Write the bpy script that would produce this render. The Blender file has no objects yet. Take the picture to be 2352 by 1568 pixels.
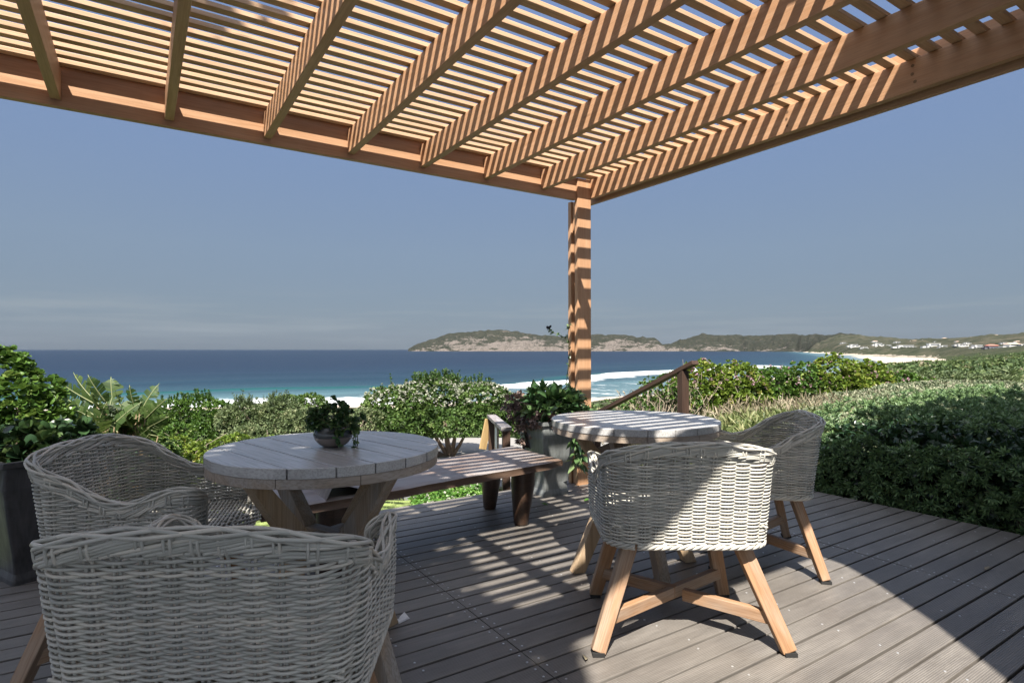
import bpy, math, random
import numpy as np
from mathutils import Vector, Matrix
S = bpy.context.scene
# ------------------------------------------------------------------ camera
TH = math.radians(32.84)            # heading of the view, from +Y towards +X
PITCH = math.radians(0.80)
EYE = 1.1
F_ = Vector((math.sin(TH), math.cos(TH), 0)); R_ = Vector((math.cos(TH), -math.sin(TH), 0)); U_ = Vector((0, 0, 1))
fw = F_ * math.cos(PITCH) + U_ * math.sin(PITCH); up = U_ * math.cos(PITCH) - F_ * math.sin(PITCH)
cam = bpy.data.cameras.new("camera"); co = bpy.data.objects.new("camera", cam); S.collection.objects.link(co)
M = Matrix.Identity(4)
for i in range(3):
    M[i][0] = R_[i]; M[i][1] = up[i]; M[i][2] = -fw[i]
M[2][3] = EYE
co.matrix_world = M
cam.sensor_width = 36; cam.lens = 1326 / 2352 * 36; cam.clip_start = 0.05; cam.clip_end = 120000
S.camera = co
# ------------------------------------------------------------------ light
SUN_TO = Vector((-.76, -1.0, 1.80)).normalized()
sun = bpy.data.lights.new("sun", 'SUN'); sun.energy = 5.0; sun.angle = math.radians(0.53); sun.color = (1.0, 0.93, 0.83)
so = bpy.data.objects.new("sun", sun); S.collection.objects.link(so)
so.rotation_euler = (-SUN_TO).to_track_quat('-Z', 'Y').to_euler(); so.location = (-8, -8, 14)
w = bpy.data.worlds.new("World"); S.world = w; w.use_nodes = True
nt = w.node_tree; nt.nodes.clear()
def wn(t, **k):
    n = nt.nodes.new(t)
    for a, b in k.items(): setattr(n, a, b)
    return n
wo = wn('ShaderNodeOutputWorld'); bg = wn('ShaderNodeBackground'); sky = wn('ShaderNodeTexSky', sky_type='NISHITA')
sky.sun_disc = False; sky.sun_elevation = math.asin(SUN_TO.z); sky.sun_rotation = math.atan2(SUN_TO.x, SUN_TO.y)
sky.altitude = 20; sky.air_density = 1.0; sky.dust_density = 0.6; sky.ozone_density = 1.6
# thin cloud bands low over the sea
tc = wn('ShaderNodeTexCoord'); sp = wn('ShaderNodeSeparateXYZ'); nt.links.new(tc.outputs['Generated'], sp.inputs[0])
mp = wn('ShaderNodeMapping'); mp.inputs['Scale'].default_value = (2.2, 2.2, 34); nt.links.new(tc.outputs['Generated'], mp.inputs[0])
nz = wn('ShaderNodeTexNoise'); nz.inputs['Scale'].default_value = 2.0; nz.inputs['Detail'].default_value = 7; nz.inputs['Roughness'].default_value = .55
nt.links.new(mp.outputs[0], nz.inputs['Vector'])
rp = wn('ShaderNodeValToRGB'); rp.color_ramp.elements[0].position = .50; rp.color_ramp.elements[1].position = .74
nt.links.new(nz.outputs['Fac'], rp.inputs[0])
band = wn('ShaderNodeValToRGB')
e = band.color_ramp.elements; e[0].position = 0.0; e[0].color = (.15,)*3 + (1,); e[1].position = 0.12; e[1].color = (0, 0, 0, 1)
n2 = e.new(.03); n2.color = (.75,)*3 + (1,); n3 = e.new(.06); n3.color = (.9,)*3 + (1,); n4 = e.new(.085); n4.color = (.25,)*3 + (1,)
nt.links.new(sp.outputs['Z'], band.inputs[0])
mul = wn('ShaderNodeMath', operation='MULTIPLY'); nt.links.new(rp.outputs[0], mul.inputs[0]); nt.links.new(band.outputs[0], mul.inputs[1])
mul2 = wn('ShaderNodeMath', operation='MULTIPLY'); nt.links.new(mul.outputs[0], mul2.inputs[0]); mul2.inputs[1].default_value = .55
# the dense grey-blue sky of the photograph: sky texture, evened out low over the sea
hs = wn('ShaderNodeHueSaturation'); hs.inputs['Saturation'].default_value = .85; nt.links.new(sky.outputs[0], hs.inputs['Color'])
vg = wn('ShaderNodeValToRGB'); v = vg.color_ramp.elements
v[0].position = 0.0; v[0].color = (.068, .094, .130, 1); v[1].position = .80; v[1].color = (.46, .50, .60, 1)
for p_, c_ in ((.06, (.094, .126, .166)), (.16, (.104, .143, .200)), (.30, (.098, .144, .236)), (.55, (.096, .146, .278))):
    q_ = v.new(p_); q_.color = c_ + (1,)
nt.links.new(sp.outputs['Z'], vg.inputs[0])
vm = wn('ShaderNodeVectorMath', operation='SCALE'); vm.inputs['Scale'].default_value = 10.0; nt.links.new(vg.outputs[0], vm.inputs[0])
mf = wn('ShaderNodeMapRange'); nt.links.new(sp.outputs['Z'], mf.inputs[0]); mf.inputs[1].default_value = .35; mf.inputs[2].default_value = .90; mf.inputs[3].default_value = .94; mf.inputs[4].default_value = .55
mg = wn('ShaderNodeMix', data_type='RGBA'); nt.links.new(mf.outputs[0], mg.inputs['Factor'])
nt.links.new(hs.outputs[0], mg.inputs['A']); nt.links.new(vm.outputs[0], mg.inputs['B'])
cl = wn('ShaderNodeMix', data_type='RGBA'); cl.inputs['B'].default_value = (1.75, 2.0, 2.2, 1)
nt.links.new(mul2.outputs[0], cl.inputs['Factor']); nt.links.new(mg.outputs['Result'], cl.inputs['A'])
# glow added round the sun, unseen behind the viewer, to brighten the shade
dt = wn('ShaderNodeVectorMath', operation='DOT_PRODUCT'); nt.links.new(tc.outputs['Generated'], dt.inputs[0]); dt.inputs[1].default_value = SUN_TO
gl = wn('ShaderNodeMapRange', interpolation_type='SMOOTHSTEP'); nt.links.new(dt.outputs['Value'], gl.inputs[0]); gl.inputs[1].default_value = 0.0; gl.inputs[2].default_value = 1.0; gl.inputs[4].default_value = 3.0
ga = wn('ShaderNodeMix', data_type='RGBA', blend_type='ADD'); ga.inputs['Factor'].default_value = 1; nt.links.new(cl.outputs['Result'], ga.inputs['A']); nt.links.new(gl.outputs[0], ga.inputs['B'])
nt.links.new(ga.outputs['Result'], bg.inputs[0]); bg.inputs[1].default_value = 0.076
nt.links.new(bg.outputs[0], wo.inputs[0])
S.view_settings.view_transform = 'Standard'; S.view_settings.look = 'None'; S.view_settings.exposure = 1.40; S.view_settings.gamma = 1
S.cycles.use_denoising = True; S.cycles.max_bounces = 8; S.cycles.transparent_max_bounces = 8
S.cycles.caustics_reflective = False; S.cycles.caustics_refractive = False; S.cycles.sample_clamp_indirect = 8
RNG = np.random.default_rng(7); random.seed(7)
COL = S.collection
def W(u, v, z=0.0):
    """view-aligned metres (right, ahead) to the world"""
    return Vector((R_.x*u + F_.x*v, R_.y*u + F_.y*v, z))
# ------------------------------------------------------------------ objects
def tag(o, label=None, cat=None, group=None, kind=None):
    if label: o['label'] = label
    if cat: o['category'] = cat
    if group: o['group'] = group
    if kind: o['kind'] = kind
    return o
def empty(name, loc=(0, 0, 0), rz=0.0, **k):
    o = bpy.data.objects.new(name, None); COL.objects.link(o); o.location = loc; o.rotation_euler = (0, 0, rz)
    o.empty_display_size = .1
    return tag(o, **k)
def children(o): return [c for c in bpy.data.objects if c.parent == o]
def copy_tree(o, parent=None):
    c = o.copy(); COL.objects.link(c)
    if parent: c.parent = parent
    for ch in children(o): copy_tree(ch, c)
    return c
class MB:
    """collects vertices and faces, with one random value per piece, and links them as ONE mesh"""
    def __init__(s): s.v = []; s.f = []; s.r = []; s.n = 0; s.m = []
    def add(s, V, F, r=None, m=0):
        V = np.asarray(V, float).reshape(-1, 3); s.v.append(V)
        r = random.random() if r is None else r
        s.r.append(np.broadcast_to(np.asarray(r, float), (len(V),)))
        if isinstance(F, np.ndarray): s.f += (F + s.n).tolist(); k = len(F)
        else: s.f += [[i + s.n for i in q] for q in F]; k = len(F)
        s.m += [m]*k
        s.n += len(V)
    def box(s, c, size, rot=None, r=None, taper=None, m=0):
        x, y, z = [d/2 for d in size]
        V = np.array([(-x,-y,-z),(x,-y,-z),(x,y,-z),(-x,y,-z),(-x,-y,z),(x,-y,z),(x,y,z),(-x,y,z)])
        if taper: V[4:, :2] *= taper
        if rot is not None: V = V @ np.array(rot.to_3x3()).T
        s.add(V + np.array(c), [(0,3,2,1),(4,5,6,7),(0,1,5,4),(1,2,6,5),(2,3,7,6),(3,0,4,7)], r, m)
    def tube(s, P, rad, n=6, caps=True, r=None, m=0, closed=False):
        P = np.asarray(P, float); N = len(P); rad = np.broadcast_to(np.asarray(rad, float), (N,))
        T = np.gradient(P, axis=0) if not closed else np.roll(P, -1, 0) - np.roll(P, 1, 0)
        T /= np.linalg.norm(T, axis=1)[:, None] + 1e-12
        a = np.array([0, 0, 1.]) if abs(T[0][2]) < .9 else np.array([1., 0, 0])
        A = np.empty_like(P); a = a - T[0]*(a @ T[0]); a /= np.linalg.norm(a)
        for i in range(N):
            a = a - T[i]*(a @ T[i]); a /= np.linalg.norm(a) + 1e-12; A[i] = a
        B = np.cross(T, A); t = np.linspace(0, 2*np.pi, n, endpoint=False)
        V = P[:, None] + rad[:, None, None]*(A[:, None]*np.cos(t)[None, :, None] + B[:, None]*np.sin(t)[None, :, None])
        i, j = np.meshgrid(np.arange(N if closed else N-1), np.arange(n), indexing='ij'); k = (i+1) % N; l = (j+1) % n
        Fq = np.stack([i*n+j, i*n+l, k*n+l, k*n+j], -1).reshape(-1, 4)
        s.add(V.reshape(-1, 3), Fq, r, m)
        if caps and not closed:
            s.f += [[s.n-N*n+q for q in range(n)][::-1], [s.n-n+q for q in range(n)]]; s.m += [m, m]
    def prism(s, poly, z0, z1, r=None, m=0):
        n = len(poly); V = [(x, y, z0) for x, y in poly] + [(x, y, z1) for x, y in poly]
        s.add(V, [list(range(n))[::-1], list(range(n, 2*n))] + [(i, (i+1) % n, n+(i+1) % n, n+i) for i in range(n)], r, m)
    def grid(s, V, r=None, m=0):
        a, b = V.shape[:2]; i, j = np.meshgrid(np.arange(a-1), np.arange(b-1), indexing='ij')
        Fq = np.stack([i*b+j, (i+1)*b+j, (i+1)*b+j+1, i*b+j+1], -1).reshape(-1, 4)
        if r is not None and not np.isscalar(r): r = np.asarray(r).reshape(-1)
        s.add(V.reshape(-1, 3), Fq, r, m)
    def lathe(s, prof, n=32, c=(0, 0, 0), r=None, m=0):
        t = np.linspace(0, 2*np.pi, n, endpoint=False); P = np.array(prof, float)
        V = np.stack([P[:, None, 0]*np.cos(t), P[:, None, 0]*np.sin(t), np.repeat(P[:, 1:2], n, 1)], -1) + np.array(c)
        K = len(P); i, j = np.meshgrid(np.arange(K-1), np.arange(n), indexing='ij'); l = (j+1) % n
        s.add(V.reshape(-1, 3), np.stack([i*n+j, i*n+l, (i+1)*n+l, (i+1)*n+j], -1).reshape(-1, 4), r, m)
    def build(s, name, mats, parent=None, smooth=False, bevel=0, loc=None, attrs=None):
        me = bpy.data.meshes.new(name); V = np.concatenate(s.v) if s.v else np.zeros((0, 3))
        nf = len(s.f); sizes = np.fromiter((len(q) for q in s.f), int, nf)
        me.vertices.add(len(V)); me.vertices.foreach_set('co', V.astype(np.float32).ravel())
        me.loops.add(int(sizes.sum())); me.loops.foreach_set('vertex_index', np.fromiter((i for q in s.f for i in q), np.int32, int(sizes.sum())))
        me.polygons.add(nf); me.polygons.foreach_set('loop_start', np.concatenate([[0], np.cumsum(sizes)[:-1]]).astype(np.int32) if nf else [])
        me.polygons.foreach_set('material_index', np.array(s.m, np.int32))
        me.update(calc_edges=True); me.validate(verbose=False)
        at = me.attributes.new('rnd', 'FLOAT', 'POINT'); at.data.foreach_set('value', np.concatenate(s.r).astype(np.float32))
        for k, a in (attrs or {}).items():
            q = me.attributes.new(k, 'FLOAT', 'POINT'); q.data.foreach_set('value', np.asarray(a, np.float32).ravel())
        for q in (mats if isinstance(mats, (list, tuple)) else [mats]): me.materials.append(q)
        me.polygons.foreach_set('use_smooth', np.full(nf, bool(smooth)))
        o = bpy.data.objects.new(name, me); COL.objects.link(o)
        if parent: o.parent = parent
        if loc is not None: o.location = loc
        if bevel:
            b = o.modifiers.new('bevel', 'BEVEL'); b.width = bevel; b.segments = 2; b.limit_method = 'ANGLE'; b.angle_limit = math.radians(40)
        return o
def stick(name, p0, p1, w_, h_, mat, parent, upv=(0, 0, 1), taper=1.0, bevel=.003, cut=True):
    """a squared timber from p0 to p1; its own x axis runs along the grain"""
    p0 = Vector(p0); p1 = Vector(p1); d = p1 - p0; L = d.length; x = d.normalized()
    z = Vector(upv); z = (z - x*z.dot(x)).normalized(); y = z.cross(x)
    V = []
    for (a, s) in ((0, 1.0), (L, taper)):
        for (b, c) in ((-1, -1), (1, -1), (1, 1), (-1, 1)): V.append((a, b*w_*s/2, c*h_*s/2))
    mb = MB(); mb.add(V, [(0, 1, 2, 3), (7, 6, 5, 4), (0, 4, 5, 1), (1, 5, 6, 2), (2, 6, 7, 3), (3, 7, 4, 0)])
    o = mb.build(name, mat, parent, bevel=bevel)
    m = Matrix((x, y, z)).transposed().to_4x4(); m.translation = p0
    o.matrix_local = m
    return o
# ------------------------------------------------------------------ materials
def nodes(name):
    m = bpy.data.materials.new(name); m.use_nodes = True; t = m.node_tree; t.nodes.clear()
    return m, t
class NT:
    def __init__(s, name):
        s.m, s.t = nodes(name); s.out = s.n('ShaderNodeOutputMaterial')
    def n(s, ty, inp=None, **k):
        q = s.t.nodes.new(ty)
        for a, b in k.items(): setattr(q, a, b)
        for a, b in (inp or {}).items(): s.set(q.inputs[a], b)
        return q
    def set(s, sock, b):
        if hasattr(b, 'is_output') or hasattr(b, 'links'): s.t.links.new(b, sock)
        elif isinstance(b, bpy.types.Node): s.t.links.new(b.outputs[0], sock)
        else: sock.default_value = b
    def coord(s, scale=(1, 1, 1), obj=True, off=True, kind='Object'):
        c = s.n('ShaderNodeTexCoord'); v = c.outputs[kind]
        if off:
            oi = s.n('ShaderNodeObjectInfo'); mm = s.n('ShaderNodeMath', {0: oi.outputs['Random'], 1: 17.3}, operation='MULTIPLY')
            v = s.n('ShaderNodeVectorMath', {0: v, 1: mm}, operation='ADD').outputs[0]
        return s.n('ShaderNodeMapping', {'Vector': v, 'Scale': scale}).outputs[0]
    def noise(s, vec, scale, detail=4, rough=.55, dist=0):
        return s.n('ShaderNodeTexNoise', {'Vector': vec, 'Scale': scale, 'Detail': detail, 'Roughness': rough, 'Distortion': dist}).outputs['Fac']
    def ramp(s, fac, stops, interp='LINEAR'):
        r = s.n('ShaderNodeValToRGB', {0: fac}); e = r.color_ramp.elements; r.color_ramp.interpolation = interp
        while len(e) < len(stops): e.new(.5)
        for q, (p, c) in zip(e, stops):
            q.position = p; q.color = tuple(c) + (1,) if not np.isscalar(c) else (c, c, c, 1)
        return r.outputs[0]
    def mix(s, f, a, b, bt='MIX'):
        q = s.n('ShaderNodeMix', data_type='RGBA', blend_type=bt); s.set(q.inputs['Factor'], f)
        for k, c in (('A', a), ('B', b)): s.set(q.inputs[k], tuple(c) + (1,) if isinstance(c, (tuple, list)) and len(c) == 3 else c)
        return q.outputs['Result']
    def math(s, op, a, b=0.0): return s.n('ShaderNodeMath', {0: a, 1: b}, operation=op).outputs[0]
    def attr(s, name): return s.n('ShaderNodeAttribute', attribute_name=name).outputs['Fac']
    def bump(s, h, strength=.3, dist=.01): return s.n('ShaderNodeBump', {'Height': h, 'Strength': strength, 'Distance': dist}).outputs[0]
    def pbr(s, col, rough=.6, normal=None, metal=0, spec=.5, **k):
        p = s.n('ShaderNodeBsdfPrincipled'); s.set(p.inputs['Base Color'], tuple(col)+(1,) if isinstance(col, tuple) and len(col) == 3 else col)
        s.set(p.inputs['Roughness'], rough); p.inputs['Metallic'].default_value = metal; p.inputs['Specular IOR Level'].default_value = spec
        if normal is not None: s.set(p.inputs['Normal'], normal)
        for a, b in k.items(): s.set(p.inputs[a], b)
        return p
    def done(s, sh): s.t.links.new(sh.outputs[0] if isinstance(sh, bpy.types.Node) else sh, s.out.inputs[0]); return s.m
def wood(name, light, dark, grey=None, rough=.6, scale=1.0, grain=.35, greyamt=.5, spec=.3):
    n = NT(name); v = n.coord((.9*scale, 14*scale, 14*scale))
    a = n.noise(v, 2.2, 6, .6, .4); b = n.noise(n.coord((2*scale, 60*scale, 60*scale)), 3.0, 3, .6)
    c = n.ramp(a, [(.3, dark), (.66, light)])
    vk = n.n('ShaderNodeTexVoronoi', {'Vector': n.coord((1.6*scale, 9*scale, 9*scale)), 'Scale': 1.0}).outputs['Distance']
    c = n.mix(n.ramp(vk, [(.02, .75), (.085, 0)]), c, tuple(.42*x for x in dark))
    st = n.noise(n.coord((.7*scale, 2.2*scale, 2.2*scale)), 1.6, 4, .6); c = n.mix(n.ramp(st, [(.52, 0), (.72, .30)]), c, tuple(.55*x for x in dark))
    oi = n.n('ShaderNodeObjectInfo').outputs['Random']
    c = n.mix(n.math('MULTIPLY', oi, .42), c, tuple(.72*x for x in light))
    if grey:
        g = n.noise(n.coord((1.1*scale, 5*scale, 5*scale)), 2.5, 5, .6)
        c = n.mix(n.math('MULTIPLY', n.ramp(g, [(.42, 0), (.62, 1)]), greyamt), c, grey)
    c = n.mix(n.math('MULTIPLY', n.ramp(b, [(.40, 1), (.55, 0)]), grain), c, tuple(.45*x for x in dark))
    return n.done(n.pbr(c, rough, n.bump(b, .25, .002), spec=spec))
def foliage(name, stops, rough=.5, transl=.3, tip=None, spec=.35, tipamt=.6):
    n = NT(name); r = n.attr('rnd'); c = n.ramp(r, stops)
    if tip: c = n.mix(n.math('MULTIPLY', n.attr('tip'), tipamt), c, tip)
    p = n.pbr(c, rough, spec=spec); t = n.n('ShaderNodeBsdfTranslucent', {'Color': n.mix(.22, c, (.22, .30, .05), 'MIX')})
    return n.done(n.n('ShaderNodeMixShader', {0: transl, 1: p.outputs[0], 2: t.outputs[0]}))
def plain(name, col, rough=.6, var=.25, scale=8, metal=0, spec=.4, bump=.15):
    n = NT(name); a = n.noise(n.coord(), scale, 5, .6)
    c = n.mix(n.math('MULTIPLY', n.ramp(a, [(.3, 1), (.7, 0)]), var), col, tuple(.5*x for x in col))
    return n.done(n.pbr(c, rough, n.bump(a, bump, .01), metal, spec))
CEDAR = wood('cedar', (.57, .345, .205), (.46, .245, .125), rough=.5, grain=.2)
CEDAR2 = wood('cedar_batten', (.62, .43, .28), (.50, .315, .18), rough=.55, grain=.25)
TEAK = wood('teak', (.40, .235, .13), (.28, .15, .075), grey=(.36, .31, .26), greyamt=.55, rough=.6)
TEAKGREY = wood('teak_weathered', (.40, .31, .23), (.27, .20, .14), grey=(.36, .35, .33), greyamt=.8, rough=.7)
TOPWOOD = wood('table_top_wood', (.49, .485, .475), (.39, .38, .37), grey=(.53, .53, .54), greyamt=.6, rough=.27, spec=.8)
TOPRIM = wood('table_rim_wood', (.42, .34, .27), (.31, .25, .20), grey=(.38, .36, .34), greyamt=.6, rough=.6)
DARKWOOD = wood('dark_hardwood', (.085, .048, .031), (.040, .023, .016), rough=.42, spec=.5)
RAILWOOD = wood('rail_hardwood', (.078, .048, .035), (.042, .026, .020), rough=.5)
# ================================================================== SETTING
def hash2(i, j, s=0):
    n = (i*374761393 + j*668265263 + s*974711) & 0x7fffffff
    n = ((n ^ (n >> 13))*1274126177) & 0x7fffffff
    return ((n ^ (n >> 16)) & 0xffff)/65535.0
def vnoise(x, y, s=0):
    xi = np.floor(x).astype(np.int64); yi = np.floor(y).astype(np.int64); fx = x-xi; fy = y-yi
    fx = fx*fx*(3-2*fx); fy = fy*fy*(3-2*fy)
    a = hash2(xi, yi, s); b = hash2(xi+1, yi, s); c = hash2(xi, yi+1, s); d = hash2(xi+1, yi+1, s)
    return (a*(1-fx)+b*fx)*(1-fy)+(c*(1-fx)+d*fx)*fy
def fbm(x, y, o=5, s=0, g=.5):
    t = 0; a = 1; n = 0
    for k in range(o):
        t = t + a*vnoise(x*2**k + 13.7*k, y*2**k - 7.1*k, s+k); n += a; a *= g
    return t/n
SEA = -15.0
# skyline of the far shore: (tangent right of the view axis, tangent above eye level)
SKY_L = np.array([(936,802.7),(962,792.5),(992,780.7),(1036,767.6),(1066,762),(1094,759.7),(1153,760.8),(1212,765.5),(1270,769.9),(1308,772),(1358,769),(1417,769.9),(1470,770.5),(1493,774.9),(1513,783.7),(1521,793),(1534,794.5),(1553,789.5),(1563,782.2),(1582,775),(1602,769.2),(1645,767.2),(1702,770.5),(1756,773.2),(1802,770.5),(1869,768.5),(1929,767.2),(1962,768.2),(2002,773.2),(2069,779.2),(2102,779.8),(2136,778.2),(2169,779.8),(2236,775.8),(2276,770.5),(2303,772.5),(2352,767.2),(2450,758),(2700,745)], float)
SKA = (SKY_L[:, 0]-1176)/1326; SKT = (802.5-SKY_L[:, 1])/1326
def yz(v, y): return EYE-(y-802.5)/1326*v
KEY = {  # tangent right of axis: break points (distance, height) from the deck to the far ridge
 -1.6: [(2,-.75),(7.0,-.75),(8.4,-1.9),(19,-2.0),(36,-4.2),(80,-9.5),(140,-14),(165,-15.4),(190,-17),(5400,-17),(5700,-17),(6000,-17),(6400,-17),(8000,-17)],
 -.434:[(2,-.75),(7.0,-.75),(8.4,-1.9),(20,-2.0),(38,-4.2),(85,-9.5),(140,-14),(166,-15.2),(186,-17),(5400,-17),(5700,-17),(6000,-17),(6400,-17),(8000,-17)],
 -.26: [(2,-.75),(7.2,-.75),(8.6,-1.9),(21,-1.95),(40,-4.2),(90,-10),(148,-14),(173,-15.2),(194,-17),(5400,-17),(5700,-17),(6000,-17),(6400,-17),(8000,-17)],
 -.186:[(2,-.75),(7.2,-.75),(8.6,-1.9),(21,-1.95),(40,-4.2),(92,-10),(150,-14),(176,-15.2),(198,-17),(5400,-17),(5700,-17),(6000,-17),(6400,-17),(8000,-17)],
 -.181:[(2,-.75),(7.2,-.75),(8.6,-1.9),(21,-1.95),(40,-4.2),(92,-10),(150,-14),(176,-15.2),(198,-17),(5400,-15.6),(5440,-13),(5600,-10),(6200,None),(8000,-30)],
 .0:   [(2,-.7),(7.4,-.72),(9.0,-1.85),(21,-1.95),(40,-4.0),(96,-10),(160,-14),(188,-15.2),(210,-17),(5400,-16),(5440,-8),(5650,50),(6200,None),(8000,30)],
 .14:  [(2,-.6),(6.0,-.65),(8.5,-1.3),(20,-1.9),(45,-4.2),(100,-10),(170,-14),(198,-15.2),(220,-17),(5400,-16),(5440,-6),(5650,60),(6200,None),(8000,30)],
 .24:  [(2,-.45),(6.0,-.45),(9,-.6),(18,-1.3),(45,-4.0),(110,-10),(178,-14),(210,-15.2),(236,-17),(5400,-16),(5440,-10),(5650,30),(6200,None),(8000,30)],
 .395: [(2,-.35),(6,-.25),(10,-.25),(16,-.5),(40,-2.9),(135,-9),(240,-14.2),(290,-15.2),(330,-17),(5300,-16),(5350,-8),(5600,55),(6100,None),(8000,60)],
 .4925:[(2,-.35),(6,-.2),(10,-.2),(15,-.35),(40,-2.4),(140,-8),(310,-14.2),(385,-15.3),(440,-17),(3900,-15.6),(4100,-13.5),(4300,15),(5300,None),(8000,70)],
 .567: [(2,-.35),(6,-.2),(10,-.15),(15,-.3),(40,-2.0),(150,-6.5),(360,-14.2),(460,-15.3),(540,-17),(1500,-15.3),(2150,-12),(2500,18),(4200,None),(7000,80)],
 .611: [(2,-.35),(6,-.2),(10,-.15),(15,-.25),(40,-1.8),(160,-5.6),(380,-14),(520,-15.2),(600,-17),(985,-15.2),(1620,-12),(2100,12),(3600,None),(7000,70)],
 .644: [(2,-.35),(6,-.2),(10,-.1),(15,-.2),(40,-1.7),(190,-5.0),(380,-14),(540,-15.1),(590,-16),(680,-15.2),(1500,-12),(1950,yz(1950,796)),(3200,None),(6000,60)],
 .69:  [(2,-.35),(6,-.2),(10,-.1),(15,-.15),(40,-1.6),(200,-4.6),(350,-13.6),(480,-14.4),(560,-14.6),(640,-14.6),(1250,-12.5),(1750,yz(1750,797)),(2900,None),(6000,60)],
 .7345:[(2,-.35),(6,-.2),(10,-.1),(15,-.1),(40,-1.4),(200,-4.2),(330,-12),(450,-14),(600,-14.2),(680,-14.1),(1080,-12.2),(1500,yz(1500,798)),(2500,None),(6000,60)],
 .79:  [(2,-.35),(6,-.2),(10,-.1),(15,-.1),(40,-1.3),(180,-3.9),(300,-6.2),(420,-8.8),(560,-9.5),(640,-9.3),(800,-7),(1100,yz(1100,799)),(2100,None),(6000,70)],
 .887: [(2,-.35),(6,-.2),(10,-.1),(15,0.0),(40,-1.1),(100,-2.4),(200,-3.6),(300,-3.9),(420,-3.8),(520,-3.0),(640,-1),(820,yz(820,799)),(1700,None),(6000,90)],
 1.5:  [(2,-.35),(6,-.2),(10,-.1),(15,.2),(40,-.5),(100,-1),(200,-1),(300,-1),(400,0),(500,2),(620,4),(780,6),(1500,None),(6000,120)],
}
KA = np.array(list(KEY)); KV = np.array([[p[0] for p in KEY[a]] for a in KEY], float)
KZ = np.array([[np.nan if p[1] is None else p[1] for p in KEY[a]] for a in KEY], float)
def column(a):
    V = np.array([np.interp(a, KA, np.log(KV[:, k])) for k in range(KV.shape[1])]); Z = np.empty(len(V))
    for k in range(len(V)):
        zz = KZ[:, k].copy()
        bad = np.isnan(zz)
        if bad.any():
            t = float(np.interp(a, SKA, SKT)); Z[k] = EYE + t*math.exp(V[k]) if a > -.1815 else -17
        else: Z[k] = np.interp(a, KA, zz)
    return V, Z
AA = np.concatenate([np.linspace(-1.6, -.25, 60), np.linspace(-.24, 1.05, 430), np.linspace(1.08, 1.5, 12)])
LV = np.log(np.concatenate([np.geomspace(1.5, 60, 110), np.geomspace(62, 3500, 240), np.geomspace(3560, 5380, 14), np.geomspace(5400, 6500, 60), np.geomspace(6600, 8000, 8)]))
ZG = np.empty((len(AA), len(LV))); SEG = np.empty_like(ZG)
for i, a in enumerate(AA):
    V, Z = column(a); ZG[i] = np.interp(LV, V, Z); SEG[i] = np.interp(LV, V, np.arange(len(V)))
VV = np.exp(LV)[None, :]; UU = AA[:, None]*VV; VV = np.broadcast_to(VV, UU.shape)
amp = np.where(SEG > 9, np.clip((SEG-9.0)/1.2, 0, 1)*.012*np.minimum(VV, 5600)*np.clip((12.6-SEG)/1.0, .10, 1), np.clip((SEG-3)/1.0, 0, 1)*np.clip(7-SEG, 0, 1)*.012*VV)
rock = fbm(UU/170, VV/170, 6, 3) - .5; ridged = np.abs(fbm(UU/90+31, VV/240, 5, 9)-.5)
far = SEG > 9
ZG = ZG + np.where(far, amp*(rock*1.5 - (ridged-.12)*1.6)*(VV > 300), amp*(fbm(UU/(.10*VV+1), VV/(.14*VV+1), 4, 5)-.5))
def ground(u, v):
    a = u/v; V, Z = column(a); return float(np.interp(math.log(v), V, Z))
def wxy(U, V, Z): return np.stack([R_.x*U+F_.x*V, R_.y*U+F_.y*V, Z], -1)
# --- materials of the land
def scrub_mat():
    n = NT('scrub'); v = n.coord(off=False); p = n.n('ShaderNodeNewGeometry').outputs['Position']
    big = n.noise(p, .035, 6, .62); mid = n.noise(p, .25, 5, .65); fine = n.noise(p, 2.2, 5, .7)
    c = n.ramp(mid, [(.30, (.014, .028, .010)), (.46, (.032, .042, .020)), (.60, (.058, .064, .033)), (.74, (.105, .10, .065))])
    c = n.mix(n.math('MULTIPLY', n.ramp(big, [(.52, 0), (.62, 1)]), .75), c, (.13, .12, .085))
    c = n.mix(n.ramp(fine, [(.35, .75), (.62, 0)]), c, (.012, .028, .010))
    s = n.attr('sand'); nn = n.noise(p, .09, 6, .7)
    f = n.ramp(n.math('ADD', s, n.math('MULTIPLY', n.math('SUBTRACT', nn, .5), 1.3)), [(.46, 0), (.54, 1)])
    c = n.mix(f, c, (.43, .37, .31))
    dn = n.noise(p, .02, 7, .7); c = n.mix(n.math('MULTIPLY', n.attr('dry'), .85), c, n.ramp(dn, [(.34, (.020, .025, .018)), (.5, (.044, .046, .033)), (.64, (.085, .075, .058)), (.76, (.17, .15, .12))]))
    g = n.attr('lawn'); gn = n.noise(p, 60, 4, .7); gl = n.ramp(gn, [(.3, (.12, .17, .045)), (.7, (.24, .28, .11))])
    c = n.mix(g, c, gl)
    return n.done(n.pbr(c, .9, n.bump(mid, 1.0, 3.0), spec=.05))
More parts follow.
